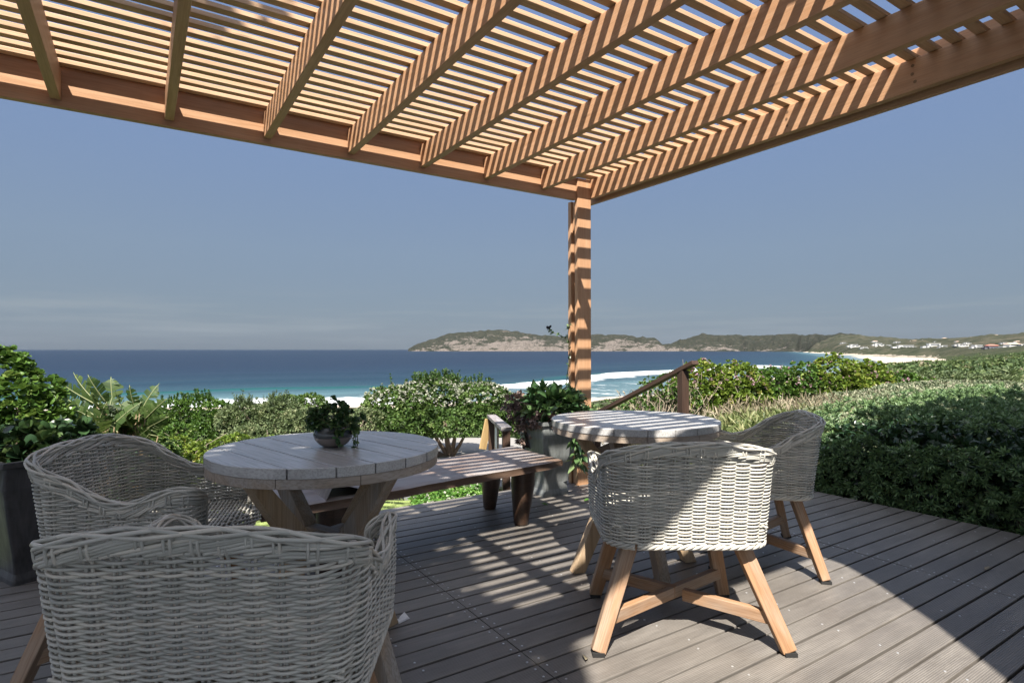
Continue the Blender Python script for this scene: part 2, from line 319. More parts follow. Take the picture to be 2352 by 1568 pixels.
def hill_mat():
    n = NT('headland'); p = n.n('ShaderNodeNewGeometry').outputs['Position']; q = n.n('ShaderNodeMapping', {'Vector': p, 'Rotation': (.5, .25, .3), 'Scale': (.0035, .0035, .012)}).outputs[0]
    a = n.noise(q, 2.2, 8, .66, .5); b = n.noise(q, 9, 6, .7)
    veg = n.ramp(b, [(.32, (.014, .018, .015)), (.52, (.029, .032, .024)), (.70, (.062, .054, .045))])
    rockc = n.ramp(n.noise(q, 30, 6, .75, .8), [(.34, (.030, .026, .024)), (.46, (.085, .074, .067)), (.62, (.21, .185, .165))])
    cl = n.attr('cliff'); a2 = n.noise(q, 7.5, 6, .7, .4)
    f = n.ramp(n.math('ADD', cl, n.math('ADD', n.math('MULTIPLY', n.math('SUBTRACT', a, .5), 3.4), n.math('MULTIPLY', n.math('SUBTRACT', a2, .5), 1.5))), [(.44, 0), (.56, 1)])
    return n.done(n.pbr(n.mix(f, veg, rockc), .95, n.bump(b, 1, 18), spec=.05))
def land(name, lo, hi, mat, attrs, lab, smooth=True, a0=-9):
    j = np.where((np.exp(LV) >= lo) & (np.exp(LV) <= hi))[0]; sl = slice(j[0], j[-1]+1)
    ii = slice(int(np.searchsorted(AA, a0)), None)
    mb = MB(); mb.grid(wxy(UU[ii, sl], VV[ii, sl], ZG[ii, sl]))
    o = mb.build(name, mat, smooth=smooth, attrs={k: a[ii, sl].ravel() for k, a in attrs.items()})
    return tag(o, lab, kind='structure')
# sand: low, flat land between the sea and the scrub; lawn: in front of the deck
sand = np.clip(1.15-np.abs(SEG-9.45)*.9, 0, 1)*(AA[:, None] > .5)*(ZG < -11.5)
sand = np.maximum(sand, np.clip((ZG < -14.2)*1.0, 0, 1))*(ZG < -11.8)
lawn = ((SEG < 1.05) & (AA[:, None] < .14))*1.0
land('ground', 0, 3500, scrub_mat(), {'sand': sand, 'lawn': lawn, 'dry': np.clip((SEG-9.3)/1.4, 0, 1)}, 'green coastal ground sloping from the lawn down to the beach')
zr = np.interp(AA, SKA, SKT)[:, None]*6200
hfrac = np.clip((ZG+15)/np.maximum(zr+16, 5), 0, 1)
prof = np.interp(AA, [-.19, -.10, .0, .16, .26, .28, .32, .40, .5, .53, .6, 1.2], [.25, .55, .80, .62, .80, .5, .30, .18, .05, -.3, -.6, -.6])[:, None]
cliff = np.clip(.20+(prof-hfrac)*.95+(rock-.0)*.8, -.6, 1.3)
land('hills', 3480, 9000, hill_mat(), {'cliff': cliff}, 'rocky headland and green hills across the bay', a0=-.1825)
# --- the sea
def sea():
    a = np.concatenate([np.linspace(-3, -1.05, 20), np.linspace(-1, .95, 330), np.linspace(1, 3, 12)])
    v = np.concatenate([np.linspace(60, 150, 10), np.linspace(151, 700, 420), np.geomspace(704, 90000, 130)])
    A, V = np.meshgrid(a, v, indexing='ij'); U = A*V
    sh = np.array([(-1200,-420),(-300,40),(-72,166),(-45,173),(1,188),(20,193),(47,208),(115,290),(220,420),(340,545),(434,673),(520,800),(606,987),(760,1300),(853,1505),(1500,2900),(1970,4000)], float)
    # distance to the waterline
    d = np.full(U.shape, 1e9); s = np.zeros(U.shape); acc = 0
    for p, q in zip(sh[:-1], sh[1:]):
        e = q-p; L = np.hypot(*e); t = np.clip(((U-p[0])*e[0]+(V-p[1])*e[1])/L**2, 0, 1)
        x = U-(p[0]+t*e[0]); y = V-(p[1]+t*e[1]); dd = np.hypot(x, y)*np.sign(e[0]*y-e[1]*x+1e-9); m = np.abs(dd) < np.abs(d)
        d = np.where(m, dd, d); s = np.where(m, acc+t*L, s); acc += L
    z = np.full(U.shape, SEA)
    wob = (fbm(s/60, d*0+2.0, 3, 4)-.5)
    def crest(d0, h, w0, w1, s0, s1, fade=60):
        k = d-(d0+wob*26)
        g = np.where(k > 0, np.exp(-(k/w1)**2), np.exp(-(k/w0)**2))
        return h*g*np.clip((s-s0)/fade, 0, 1)*np.clip((s1-s)/fade, 0, 1)
    s_c = lambda u, v: float(s[np.unravel_index(np.argmin((U-u)**2+(V-v)**2), U.shape)])
    sa, sb, sc, sd, se = s_c(-140, 130), s_c(-40, 175), s_c(-4, 188), s_c(80, 250), s_c(330, 540)
    cr = crest(62, 1.15, 3.5, 13, sa-220, sc+10) + crest(70, 1.0, 4, 12, sc-20, sd+30) + crest(82, 1.1, 4, 14, sd-30, se)
    cr2 = crest(150, .5, 14, 26, sa-400, se) + crest(230, .4, 20, 32, sa-400, se+300)
    z = z + cr + cr2 + .05*(fbm(U/3, V/3, 3, 8)-.5)
    foam = np.clip(1.3-d/34, 0, 1.0)*np.clip((sc+15-s)/50, .42, 1)                                  # wash on the beach
    k = d-(70+wob*26)
    brk = np.where((k < 3) & (k > -28), np.clip(1.1-np.abs(k+5)/15, 0, 1), 0)*np.clip((s-(sc-20))/40, 0, 1)*np.clip((sd+60-s)/60, 0, 1)
    k2 = d-(82+wob*26)
    brk2 = np.where((k2 < 2) & (k2 > -40), np.clip(1.05-np.abs(k2+7)/24, 0, 1), 0)*np.clip((s-(sd+6))/40, 0, 1)*np.clip((se-s)/60, 0, 1)
    brk3 = np.where((d > 6) & (d < 70), .30, 0)*np.clip((s-(sc))/80, 0, 1)
    foam = np.maximum.reduce([foam, brk*1.15, brk2*1.1, brk3, np.where((d < 42) & (d > 0), .38, 0)*np.clip((s-(sb-40))/60, 0, 1)])
    foam = np.where(V > 1500, foam*.55, foam)
    steep = np.clip((cr-.25)/.8, 0, 1)
    mb = MB(); mb.grid(wxy(U, V, z))
    n = NT('sea_water'); p = n.n('ShaderNodeNewGeometry').outputs['Position']
    D = n.attr('shore'); Fm = n.attr('foam'); St = n.attr('steep')
    rot = n.n('ShaderNodeMapping', {'Vector': p, 'Rotation': (0, 0, math.radians(10)), 'Scale': (1, 1, 1)}).outputs[0]
    lanes = n.noise(n.n('ShaderNodeMapping', {'Vector': p, 'Rotation': (0, 0, TH+.2), 'Scale': (.0016, .012, 1)}).outputs[0], 2.6, 6, .6, .4)
    c = n.ramp(n.math('DIVIDE', D, 420.0), [(.0, (.10, .155, .17)), (.10, (.068, .125, .145)), (.17, (.024, .060, .080)), (.28, (.011, .031, .050)), (.7, (.007, .019, .040)), (1, (.006, .015, .034))])
    c = n.mix(n.ramp(lanes, [(.38, .38), (.62, 0)]), c, (.003, .007, .018))
    c = n.mix(n.ramp(lanes, [(.60, 0), (.78, .30)]), c, (.025, .042, .060))
    c = n.mix(n.math('MULTIPLY', St, .85), c, (.005, .050, .050))
    fn = n.noise(p, .22, 8, .68, .6); fn2 = n.noise(n.n('ShaderNodeMapping', {'Vector': p, 'Rotation': (0, 0, TH+.75), 'Scale': (.05, .012, 1)}).outputs[0], 3.0, 5, .6)
    fsum = n.math('ADD', Fm, n.math('MULTIPLY', n.math('SUBTRACT', n.math('ADD', n.math('MULTIPLY', fn, .45), n.math('MULTIPLY', fn2, .55)), .5), 1.9))
    ff = n.ramp(fsum, [(.44, 0), (.60, .55), (.78, 1)])
    wc = n.noise(n.n('ShaderNodeMapping', {'Vector': p, 'Rotation': (0, 0, TH), 'Scale': (.01, .05, 1)}).outputs[0], 3.5, 3, .5)
    ff = n.n('ShaderNodeMath', {0: ff, 1: n.ramp(wc, [(.775, 0), (.80, .5)])}, operation='MAXIMUM').outputs[0]
    wv = n.noise(n.n('ShaderNodeMapping', {'Vector': p, 'Rotation': (0, 0, TH+.1), 'Scale': (.10, .42, 1)}).outputs[0], 1.0, 5, .6)
    sm = n.n('ShaderNodeMix', data_type='FLOAT'); n.set(sm.inputs[0], ff); sm.inputs[2].default_value = .28; sm.inputs[3].default_value = .9
    sp = n.n('ShaderNodeMix', data_type='FLOAT'); n.set(sp.inputs[0], ff); sp.inputs[2].default_value = .02; sp.inputs[3].default_value = .05
    pb = n.pbr(n.mix(ff, c, (.50, .52, .53)), sm.outputs[0], n.bump(wv, .7, .6)); n.set(pb.inputs['Specular IOR Level'], sp.outputs[0])
    o = mb.build('sea', n.done(pb), smooth=True, attrs={'shore': np.clip(d, 0, 3000).ravel(), 'foam': foam.ravel(), 'steep': steep.ravel()})
    tag(o, 'blue sea with white surf rolling towards the beach', kind='structure')
sea()
# --- driveway, landing
mb = MB()
pts = []
for v0, u0, u1 in [(13.2, -6, 2.2), (16, -4.5, 3.4), (19, -3.5, 6), (21.5, -5, 9)]:
    pts.append([(u0+(u1-u0)*t, v0) for t in np.linspace(0, 1, 20)])
V = np.array([[W(u, v, ground(u, v)+.03) for u, v in row] for row in pts]); mb.grid(V)
tag(mb.build('driveway', plain('concrete', (.24, .23, .215), .85, .3, 1.2), smooth=True), 'pale concrete driveway below the deck', kind='structure')
# --- the deck
DX0, DX1, DY1, PB = -4.6, 4.43, 3.84, .1035
def deck_mat():
    n = NT('deck_board'); c0 = n.coord(off=False); r = n.attr('rnd')
    sh = n.n('ShaderNodeVectorMath', {0: c0, 1: n.n('ShaderNodeCombineXYZ', {0: n.math('MULTIPLY', r, 31.0), 1: 0.0, 2: n.math('MULTIPLY', r, 5.0)}).outputs[0]}, operation='ADD').outputs[0]
    g1 = n.noise(n.n('ShaderNodeMapping', {'Vector': sh, 'Scale': (1.2, 9, 9)}).outputs[0], 2.2, 6, .62)
    g2 = n.noise(n.n('ShaderNodeMapping', {'Vector': sh, 'Scale': (4, 120, 60)}).outputs[0], 2.0, 3, .6)
    base = n.ramp(g1, [(.28, (.145, .132, .119)), (.5, (.200, .184, .166)), (.72, (.270, .249, .225))])
    base = n.mix(n.math('MULTIPLY', r, .55), base, (.145, .132, .120))
    big = n.noise(n.n('ShaderNodeMapping', {'Vector': c0, 'Scale': (1, 1, 1)}).outputs[0], 1.1, 4, .6)
    wet = n.ramp(n.math('ADD', n.math('MULTIPLY', big, .6), n.math('MULTIPLY', n.noise(c0, 4.5, 6, .7), .4)), [(.40, 1), (.53, 0)])
    base = n.mix(n.math('MULTIPLY', wet, .42), base, (.085, .075, .066))
    y = n.n('ShaderNodeSeparateXYZ', {0: c0}).outputs[1]
    ridge = n.math('SINE', n.math('MULTIPLY', y, 2*math.pi/.0072))
    base = n.mix(n.math('MULTIPLY', n.ramp(ridge, [(.0, 1), (.45, 0)]), .34), base, (.045, .040, .036))
    base = n.mix(n.math('MULTIPLY', n.ramp(g2, [(.36, 1), (.5, 0)]), .35), base, (.07, .062, .055))
    spk = n.noise(c0, 42, 2, .5); base = n.mix(n.ramp(spk, [(.80, 0), (.83, .5)]), base, (.42, .40, .36))
    return n.done(n.pbr(base, n.ramp(g1, [(.2, .40), (.8, .58)]), n.bump(n.math('ADD', n.math('MULTIPLY', ridge, .8), g2), .35, .0022), spec=.65))
mb = MB(); scr = MB(); joints = [-2.95, 1.18, 3.28]
y = DY1; row = 0
def disc(x, y_):
    t = np.linspace(0, 2*math.pi, 9)[:-1]
    scr.prism([(x+.0042*math.cos(a), y_+.0042*math.sin(a)) for a in t], -.001, .0012)
while y > -1.6:
    cuts = [DX0, -2.95 if row % 2 else -2.35, 1.18, 3.28, DX1 + random.uniform(-.006, .006)]
    for a, b in zip(cuts[:-1], cuts[1:]):
        dz = random.uniform(-.0016, .0008); h = .0016
        mb.box(((a+b)/2, y-PB/2, -.014+dz), (b-a-2*h, PB-.0105, .028))
    for jx in (1.18, 3.28):
        for sx in (-.026, .026):
            for sy in (.026, PB-.026): disc(jx+sx+random.uniform(-.003, .003), y-sy)
    for jx in (-3.8, -3.1, -2.4, -1.7, -1.0, -.3, .35, .82, 1.75, 2.32, 2.85, 3.85, 4.25):
        disc(jx+random.uniform(-.012, .012), y-PB*(.3 if (row % 2) else .7))
    y -= PB; row += 1
deck = mb.build('deck', deck_mat(), bevel=.0022); tag(deck, 'weathered grey brown plank deck with reeded boards', kind='structure')
sc_o = scr.build('deck_screw', plain('screw_steel', (.62, .62, .62), .35, .2, 30, .6), deck); tag(sc_o, kind='stuff')
mb = MB()
mb.box((DX1-.055, 1.1, -.11), (.04, 5.4, .16)); mb.box(((DX0+DX1)/2, DY1-.03, -.11), (DX1-DX0-.2, .035, .16))
for xx in np.arange(DX0+.2, DX1-.2, .55): mb.box((xx, 1.1, -.10), (.04, 5.3, .13))
mb.build('deck_joist', DARKWOOD, deck)
mb = MB()
for k in range(14): mb.box((3.82, 3.93+k*.115, -.36), (1.2, .105, .03))
tag(mb.build('landing', deck_mat(), bevel=.002), 'grey plank landing below the front edge of the deck', kind='structure')
mb = MB(); mb.box((3.82, 4.7, -.66), (1.1, 1.4, .56)); mb.build('support', DARKWOOD, bpy.data.objects['landing'])
# ================================================================== PERGOLA
PLUG = plain('dark_plug', (.22, .13, .07), .7)
per = empty('pergola', (3.06, 3.70, 0), label='honey coloured timber pergola with slatted roof on a corner post', cat='pergola')
PO = Vector((3.06, 3.70, 0))
def pst(name, p0, p1, w_, h_, mat, parent=per, **k): return stick(name, Vector(p0)-PO, Vector(p1)-PO, w_, h_, mat, parent, **k)
fb = pst('front_beam', (-4.9, 3.68, 2.4225), (2.985, 3.68, 2.4225), .04, .205, CEDAR)
sb = pst('side_beam', (3.14, .48, 2.422), (3.14, 3.66, 2.422), .04, .155, CEDAR)
pst('fascia_board', (3.222, .48, 2.455), (3.222, 3.80, 2.455), .034, .255, CEDAR)
pst('soffit_strip', (3.183, .48, 2.372), (3.183, 3.70, 2.372), .045, .02, DARKWOOD)
pst('beam_cap', (-4.9, 3.662, 2.537), (3.24, 3.662, 2.537), .11, .02, CEDAR)
pst('ledger', (-4.9, .50, 2.425), (3.12, .50, 2.425), .04, .15, CEDAR)
for x in (-3.86, -3.36, -2.86, -2.36, -1.86, -1.36, -.86, -.362, .128, .63, 1.13, 1.632, 2.135, 2.65):
    pst('rafter', (x, .52, 2.425), (x, 3.655, 2.425), .044, .15, CEDAR)
k = 0; yb = 3.566
while yb > .58:
    dz = random.uniform(-.0012, .0012)
    pst('batten', (-4.9, yb+random.uniform(-.002, .002), 2.5115+dz), (3.20, yb+random.uniform(-.002, .002), 2.5115+dz), .043, .0205, CEDAR2, bevel=.0015); yb -= .0914
pp = pst('post', (3.055, 3.66, 0), (3.055, 3.66, 2.497), .14, .04, CEDAR, upv=(0, 1, 0))
q = stick('rear_plank', (0, 0, 0), (2.326, 0, 0), .14, .04, CEDAR, pp, upv=(0, 0, 1)); q.location = (0, .015, .105)
q = stick('spacer_block', (2.08, 0, 0), (2.32, 0, 0), .10, .064, CEDAR, pp, upv=(0, 0, 1)); q.location = (2.08, .01, .0525)
q = stick('spacer_block', (0, 0, 0), (.55, 0, 0), .10, .064, CEDAR, pp, upv=(0, 0, 1)); q.location = (0, .01, .0525)
for yy in (1.27, 1.92):
    for zz in (2.385, 2.425, 2.465):
        t = np.linspace(0, 2*math.pi, 13)[:-1]; c = Vector((3.12, yy+random.uniform(-.008, .008), zz))-PO
        V = [(c.x-.0015, c.y+.008*math.cos(a), c.z+.008*math.sin(a)) for a in t]; mb = MB(); mb.add(V, [list(range(12))]); mb.build('bolt_plug', PLUG, per)
# roof slab added unseen behind the deck, outline and opening shaped for its shadows
def roof():
    z0, z1 = 3.10, 3.16; mb = MB()
    mb.prism([(-4.2, -.01), (1.70, -.01), (1.80, .10), (1.83, .30), (-4.2, .30)], z0, z1)
    hole = [(1.75, -.012), (1.73, -.15), (1.64, -.32), (1.39, -.68), (1.12, -1.0), (.80, -1.35)]
    mb.prism([(1.835, .96), (8, .96), (8, -6), (.80, -6)] + hole[::-1] + [(1.805, .10)], z0, z1-.004)
    mb.prism([(-4.2, -.012), (-.30, -.012), (-.34, -.5), (-.25, -6), (-4.2, -6)], z0, z1-.004)
    o = mb.build('shade_roof', plain('roof_board', (.45, .42, .38), .8)); o['label'] = 'added roof slab behind the deck, cut to shape its shade'; o['category'] = 'roof'
    mb = MB()
    for x, y in ((-4.1, .2), (7.9, .86), (7.9, -5.8), (-4.1, -5.8)): mb.box((x, y, 1.55), (.16, .16, 3.1))
    mb.build('roof_post', CEDAR, o)
roof()
# ================================================================== WICKER CHAIRS
def wicker_mat():
    n = NT('wicker'); r = n.attr('rnd'); a = n.noise(n.coord(), 7, 4, .6)
    c = n.ramp(r, [(0, (.37, .365, .32)), (.35, (.48, .47, .42)), (.7, (.57, .55, .49)), (1, (.66, .61, .52))])
    c = n.mix(n.math('MULTIPLY', n.ramp(a, [(.35, 1), (.65, 0)]), .4), c, (.33, .335, .325))
    f = n.noise(n.coord((1, 1, 1)), 160, 2, .5)
    return n.done(n.pbr(c, .46, n.bump(f, .12, .0006), spec=.4))
WICK = wicker_mat()
RUBBER = plain('rubber', (.02, .02, .02), .8)
ZB = .375
HS = np.array([(0, .757), (.12, .756), (.20, .747), (.27, .724), (.34, .684), (.41, .638), (.48, .602), (.54, .593), (.59, .605), (.64, .627), (.69, .639), (.73, .636), (.77, .619), (.80, .600)])
def rim_h(s): return np.interp(np.abs(s), HS[:, 0], HS[:, 1])
SMAX = .80
SIDE = .355; RF = .036
def plan(s):
    """point of the shell's plan curve (unit lean) at signed distance s from the middle of the back"""
    s = np.asarray(s, float); a = np.abs(s); sg = np.sign(s)
    hb, rc = .195, .105; arc = rc*math.pi/2; e = hb+arc+SIDE
    x = np.where(a < hb, a, np.where(a < hb+arc, hb+rc*np.sin((a-hb)/rc), hb+rc))
    yy = np.where(a < hb, -.215, np.where(a < hb+arc, -.215+rc*(1-np.cos((a-hb)/rc)), -.215+rc+np.minimum(a-hb-arc, SIDE)))
    f = np.maximum(a-e, 0)/RF                                            # the front of the arm turns in
    x = x - RF*(1-np.cos(f)); yy = yy + RF*np.sin(f)
    ang = np.clip((a-hb)/arc, 0, 1)*math.pi/2 + f
    nx = np.sin(ang)*sg; ny = -np.cos(ang)
    back = np.where(f > 0, 0, np.cos(np.clip((a-hb)/arc, 0, 1)*math.pi/2))
    return x*sg, yy, nx, ny, back
def surf(s, z, off=0.0):
    x, yy, nx, ny, back = plan(s); t = np.clip((z-ZB)/.39, 0, 1.1)
    cor = 2*np.sqrt(np.clip(back*(1-back), 0, None))
    lean = .052*back*t**1.2 + (1-back)*(.012*np.sin(np.clip(t, 0, 1)*math.pi) - .010*t) + .014*cor*t**1.5
    o = lean + off
    return np.stack([x+nx*o, yy+ny*o, z + 0*x], -1)
def smooth(P, n=3):
    for _ in range(n): P[1:-1] = .25*P[:-2]+.5*P[1:-1]+.25*P[2:]
    return P
def weave_shell():
    mb = MB(); NS = 32; DS = 2*SMAX/NS; PZ = .0063; R0 = .0037
    stakes = -SMAX + DS*(np.arange(NS)+.5)
    for s0 in stakes:
        for ds in (-.0058, .0058):
            zt = float(rim_h(s0+ds)); z = np.linspace(ZB, zt, 12)
            mb.tube(surf(np.full(12, s0+ds), z), .0035, 5, False)
            # the stakes come out through the upper bands and turn over the rim
            h = zt; q = [(h-.046, .002), (h-.036, .0095), (h-.022, .0110), (h-.010, .0105), (h-.002, .004)]
            mb.tube(np.concatenate([surf(np.array([s0+ds]), np.array([zz]), o) for zz, o in q]), .0034, 5, False)
    k = 0; z = ZB+.016; sg = np.linspace(-SMAX, SMAX, NS*8+1)
    while z < .765:
        ok = rim_h(sg) > z+.029
        idx = np.where(ok)[0]
        if len(idx):
            for run in np.split(idx, np.where(np.diff(idx) > 1)[0]+1):
                if len(run) < 6: continue
                s = sg[run]; ph = math.pi*(s+SMAX)/DS + math.pi*(k % 2)
                off = .0074*np.sin(ph)
                zz = np.full(len(s), z) + .0008*np.sin(s*23+k*1.7)
                gap = rim_h(s)-z; zz += np.where(gap < .07, (.07-gap)*.20, 0)
                mb.tube(surf(s, zz, off), R0*random.uniform(.93, 1.08), 6, True)
        z += PZ; k += 1
    # bands of longer strands slanting up into the rim
    for j in range(44):
        s0 = -SMAX + (j+random.uniform(-.2, .2))*2*SMAX/44; L = random.uniform(.15, .22); s = np.linspace(s0, min(s0+L, SMAX), 26); t = (s-s0)/L
        if len(s) and s[-1] > s0+.05:
            mb.tube(surf(s, rim_h(s)-.040+.036*t, .0075+.003*np.sin(t*9+j)), R0*1.22, 6, True)
    for j in range(34):
        s0 = -SMAX + (j+random.uniform(-.2, .2))*2*SMAX/34; L = random.uniform(.16, .24); s = np.linspace(s0, min(s0+L, SMAX), 22); t = (s-s0)/L
        if s[-1] > s0+.05: mb.tube(surf(s, rim_h(s)-.004-.034*t, -.0065+.0025*np.sin(t*8+j)), R0*1.15, 6, True)
    return mb
def rim_path():
    s = np.linspace(-SMAX, SMAX, 281); P = surf(s, rim_h(s))
    e = []                                                             # down the fronts of the arms
    for sg in (-1, 1):
        p = P[0] if sg < 0 else P[-1]; z = np.linspace(p[2], ZB+.085, 26)[1:]
        e.append(np.stack([np.full(25, p[0]), np.full(25, p[1])+.004, z], -1))
    return smooth(np.concatenate([e[0][::-1], P, e[1]]), 10)
def braid(mb, P, rad, rs, n, pitch, flat=1.0):
    T = np.gradient(P, axis=0); L = np.concatenate([[0], np.cumsum(np.linalg.norm(np.diff(P, axis=0), axis=1))])
    N = int(L[-1]/.007); q = np.linspace(0, L[-1], N); C = np.stack([np.interp(q, L, P[:, i]) for i in range(3)], -1)
    T = np.gradient(C, axis=0); T /= np.linalg.norm(T, axis=1)[:, None]
    upv = np.array([0, 0, 1.]); A = np.cross(T, upv); bad = np.linalg.norm(A, axis=1) < .25
    A[bad] = 0
    for i in range(1, N):
        if np.linalg.norm(A[i]) < .25: A[i] = A[i-1]
    for i in range(N-2, -1, -1):
        if np.linalg.norm(A[i]) < .25: A[i] = A[i+1]
    A = A - T*(A*T).sum(1)[:, None]; A /= np.linalg.norm(A, axis=1)[:, None]; B = np.cross(A, T)
    for j in range(n):
        f = 2*math.pi*(q/pitch + j/n)
        mb.tube(C + A*(rad*np.cos(f))[:, None] + B*(flat*rad*np.sin(f))[:, None], rs, 6, True)
def make_chair():
    t = empty('wicker_chair')
    weave_shell().build('woven_shell', WICK, t, smooth=True)
    mb = MB(); P = rim_path(); braid(mb, P, .0145, .0046, 4, .46, .62); braid(mb, P, .0140, .0046, 3, -.40, .70)
    mb.build('braided_rim', WICK, t, smooth=True)
    # the front apron and the seat
    mb = MB(); ys = .275; k = 0
    def seat_pt(x, q):
        """q runs along the seat from the back, over the front edge and down"""
        L1 = .47
        if q < L1: return (x, -.205+q, .452 - .012*math.cos(x/.29*math.pi/2)*math.sin(q/L1*math.pi))
        a = min((q-L1)/.030, math.pi/2); yy = -.205+L1+.030*math.sin(a); zz = .452-.030*(1-math.cos(a))
        rest = max(q-L1-.030*math.pi/2, 0)
        return (x, yy, zz-rest)
    q = .0
    while q < .565:
        xs = np.linspace(-.285, .285, 71); pts = []
        for x in xs:
            o = .0056*math.sin(math.pi*x/.038 + math.pi*(k % 2)); p = seat_pt(x, q)
            f = 1 if q > .50 else 0; pts.append((p[0], p[1]+o*f, p[2]+o*(1-f)))
        mb.tube(pts, .0042, 5, True); q += .0074; k += 1
    for x in np.arange(-.266, .28, .038):
        for d in (-.006, .006): mb.tube([seat_pt(x+d, q) for q in np.linspace(0, .565, 30)], .0030, 5, False)
    mb.build('woven_seat', WICK, t, smooth=True)
    mb = MB(); s = np.linspace(-SMAX, SMAX, 160); P = surf(s, np.full(160, ZB+.004))
    fr = np.linspace(-1, 1, 40)[1:-1]; Q = np.stack([fr*P[-1][0], np.full(38, P[-1][1]), np.full(38, ZB+.004)], -1)
    ring = np.concatenate([P, Q[::-1]]); ring = np.concatenate([ring[60:], ring[:60]])
    braid(mb, smooth(ring, 6), .0080, .0058, 4, .11, 1.0)
    mb.build('braided_base', WICK, t, smooth=True)
    mb = MB(); mb.prism([(-.27, -.19), (.27, -.19), (.27, .25), (-.27, .25)], ZB+.006, ZB+.022); mb.build('seat_board', TEAKGREY, t)
    LG = []
    for sx in (-1, 1):
        for top, bot in (((.205*sx, -.135), (.345*sx, -.236)), ((.195*sx, .17), (.285*sx, .258))):
            a = Vector((top[0], top[1], ZB+.004)); b = Vector((bot[0], bot[1], .010)); LG.append((a, b))
            o = stick('leg', b, a, .040, .052, TEAK, t, upv=(sx, 0, .3), taper=1.12, bevel=.004)
            rf = MB(); rf.box((b.x, b.y, .007), (.044, .046, .0135)); rf.build('rubber_foot', RUBBER, t)
    def at(l, z): a, b = l; return b + (a-b)*((z-b.z)/(a.z-b.z))
    z = .115
    p, q2 = at(LG[0], z), at(LG[3], z); stick('stretcher', p, q2, .030, .046, TEAK, t, bevel=.003)
    p, q3 = at(LG[2], z+.001), at(LG[1], z+.001); m = (p+q3)/2; d = (q3-p).normalized()*.0155
    stick('stretcher', p, m-d, .030, .046, TEAK, t, bevel=.003); stick('stretcher', m+d, q3, .030, .046, TEAK, t, bevel=.003)
    return t
chair0 = make_chair()
for i, (x, y_, rz, lab) in enumerate([
    (1.819, 1.609, -.574, 'wicker armchair with sunlit back drawn up to the striped-shadow table'),
    (2.80, 1.913, .80, 'wicker armchair between the striped-shadow table and the dark hedge'),
    (.045, 2.56, -2.05, 'wicker armchair with its seat showing, beside the jade plant pot'),
    (.205, 1.475, -.53, 'nearest and largest wicker armchair, all in shade, back to the viewer')]):
    c = chair0 if i == 0 else copy_tree(chair0)
    c.location = (x, y_, 0); c.rotation_euler = (0, 0, rz); tag(c, lab, 'chair', 'wicker armchairs round the two tables')
# ================================================================== ROUND TABLES
def make_table(name, x, y_, R, H, plank_deg, leg_deg, lab):
    t = empty(name, (x, y_, 0), label=lab, cat='table', group='round tables on the deck')
    n = 7; w_ = 2*R/n*1.0; g = .0022
    tp = MB(); ca = math.radians(plank_deg)
    for i in range(n):
        a = -R+i*w_+(g if i else 0); b = -R+(i+1)*w_-(g if i < n-1 else 0)
        up_ = [(math.sqrt(max(R*R-p*p, 0)), p) for p in np.linspace(a, b, 14)]
        lo = [(-q, p) for q, p in up_[::-1]]
        tp.prism(up_+lo, H-.032, H - random.uniform(0, .0008))
    o = tp.build('tabletop', TOPWOOD, t, bevel=.002); o.rotation_euler.z = ca
    rm = MB(); m = 10
    for k in range(m):
        a0 = 2*math.pi*k/m + .3; a1 = a0+2*math.pi/m-.004
        oo = [((R-.003)*math.cos(a), (R-.003)*math.sin(a)) for a in np.linspace(a0, a1, 12)]
        ii = [((R-.06)*math.cos(a), (R-.06)*math.sin(a)) for a in np.linspace(a1, a0, 12)]
        rm.prism(oo+ii, H-.062, H-.0325)
    rm.build('rim', TOPRIM, t, bevel=.0015)
    zw = .435; ri, ro = .100, .305
    for k in range(4):
        a = math.radians(leg_deg+90*k); c, s = math.cos(a), math.sin(a)
        th = .027
        # bent leg: leaning in to the waist and out again to the floor
        poly = [(ro+.024, H-.063), (ro-.032, H-.063), (ri-.012, zw+.035), (ri-.012, zw-.035), (ro-.03, 0.0), (ro+.035, 0.0), (ri+.056, zw)]
        mb = MB(); V = []
        for sgn in (-1, 1): V += [(q, sgn*th, z) for q, z in poly]
        L = len(poly); mb.add(V, [list(range(L))[::-1], list(range(L, 2*L))] + [(i, (i+1) % L, L+(i+1) % L, L+i) for i in range(L)])
        # own x axis upright, so that the grain runs along the leg
        MM = Matrix(((0, 0, 1), (0, 1, 0), (-1, 0, 0)))
        P = np.concatenate(mb.v) @ np.array(MM).T; mb.v = [P]
        o = mb.build('leg', TEAKGREY if k % 2 else TABLELEG, t, bevel=.003)
        o.matrix_local = Matrix.Rotation(a, 4, 'Z') @ MM.inverted().to_4x4()
    for k in range(2):
        a = math.radians(leg_deg+90*k); d = Vector((math.cos(a), math.sin(a), 0))
        stick('cross_bar', d*-(ri+.02)+Vector((0, 0, zw+.004*k)), d*(ri+.02)+Vector((0, 0, zw+.004*k)), .05, .045, TEAKGREY, t)
    return t
TABLELEG = wood('table_leg_wood', (.50, .36, .22), (.37, .25, .145), grey=(.42, .38, .33), greyamt=.35, rough=.6)
TL = make_table('round_table', .568, 2.096, .392, .755, -76 , 25, 'shaded round plank table with the potted plant on it')
TR = make_table('round_table', 2.124, 2.143, .419, .747, -101, -19, 'round plank table striped by the slat shadows, nothing on it')
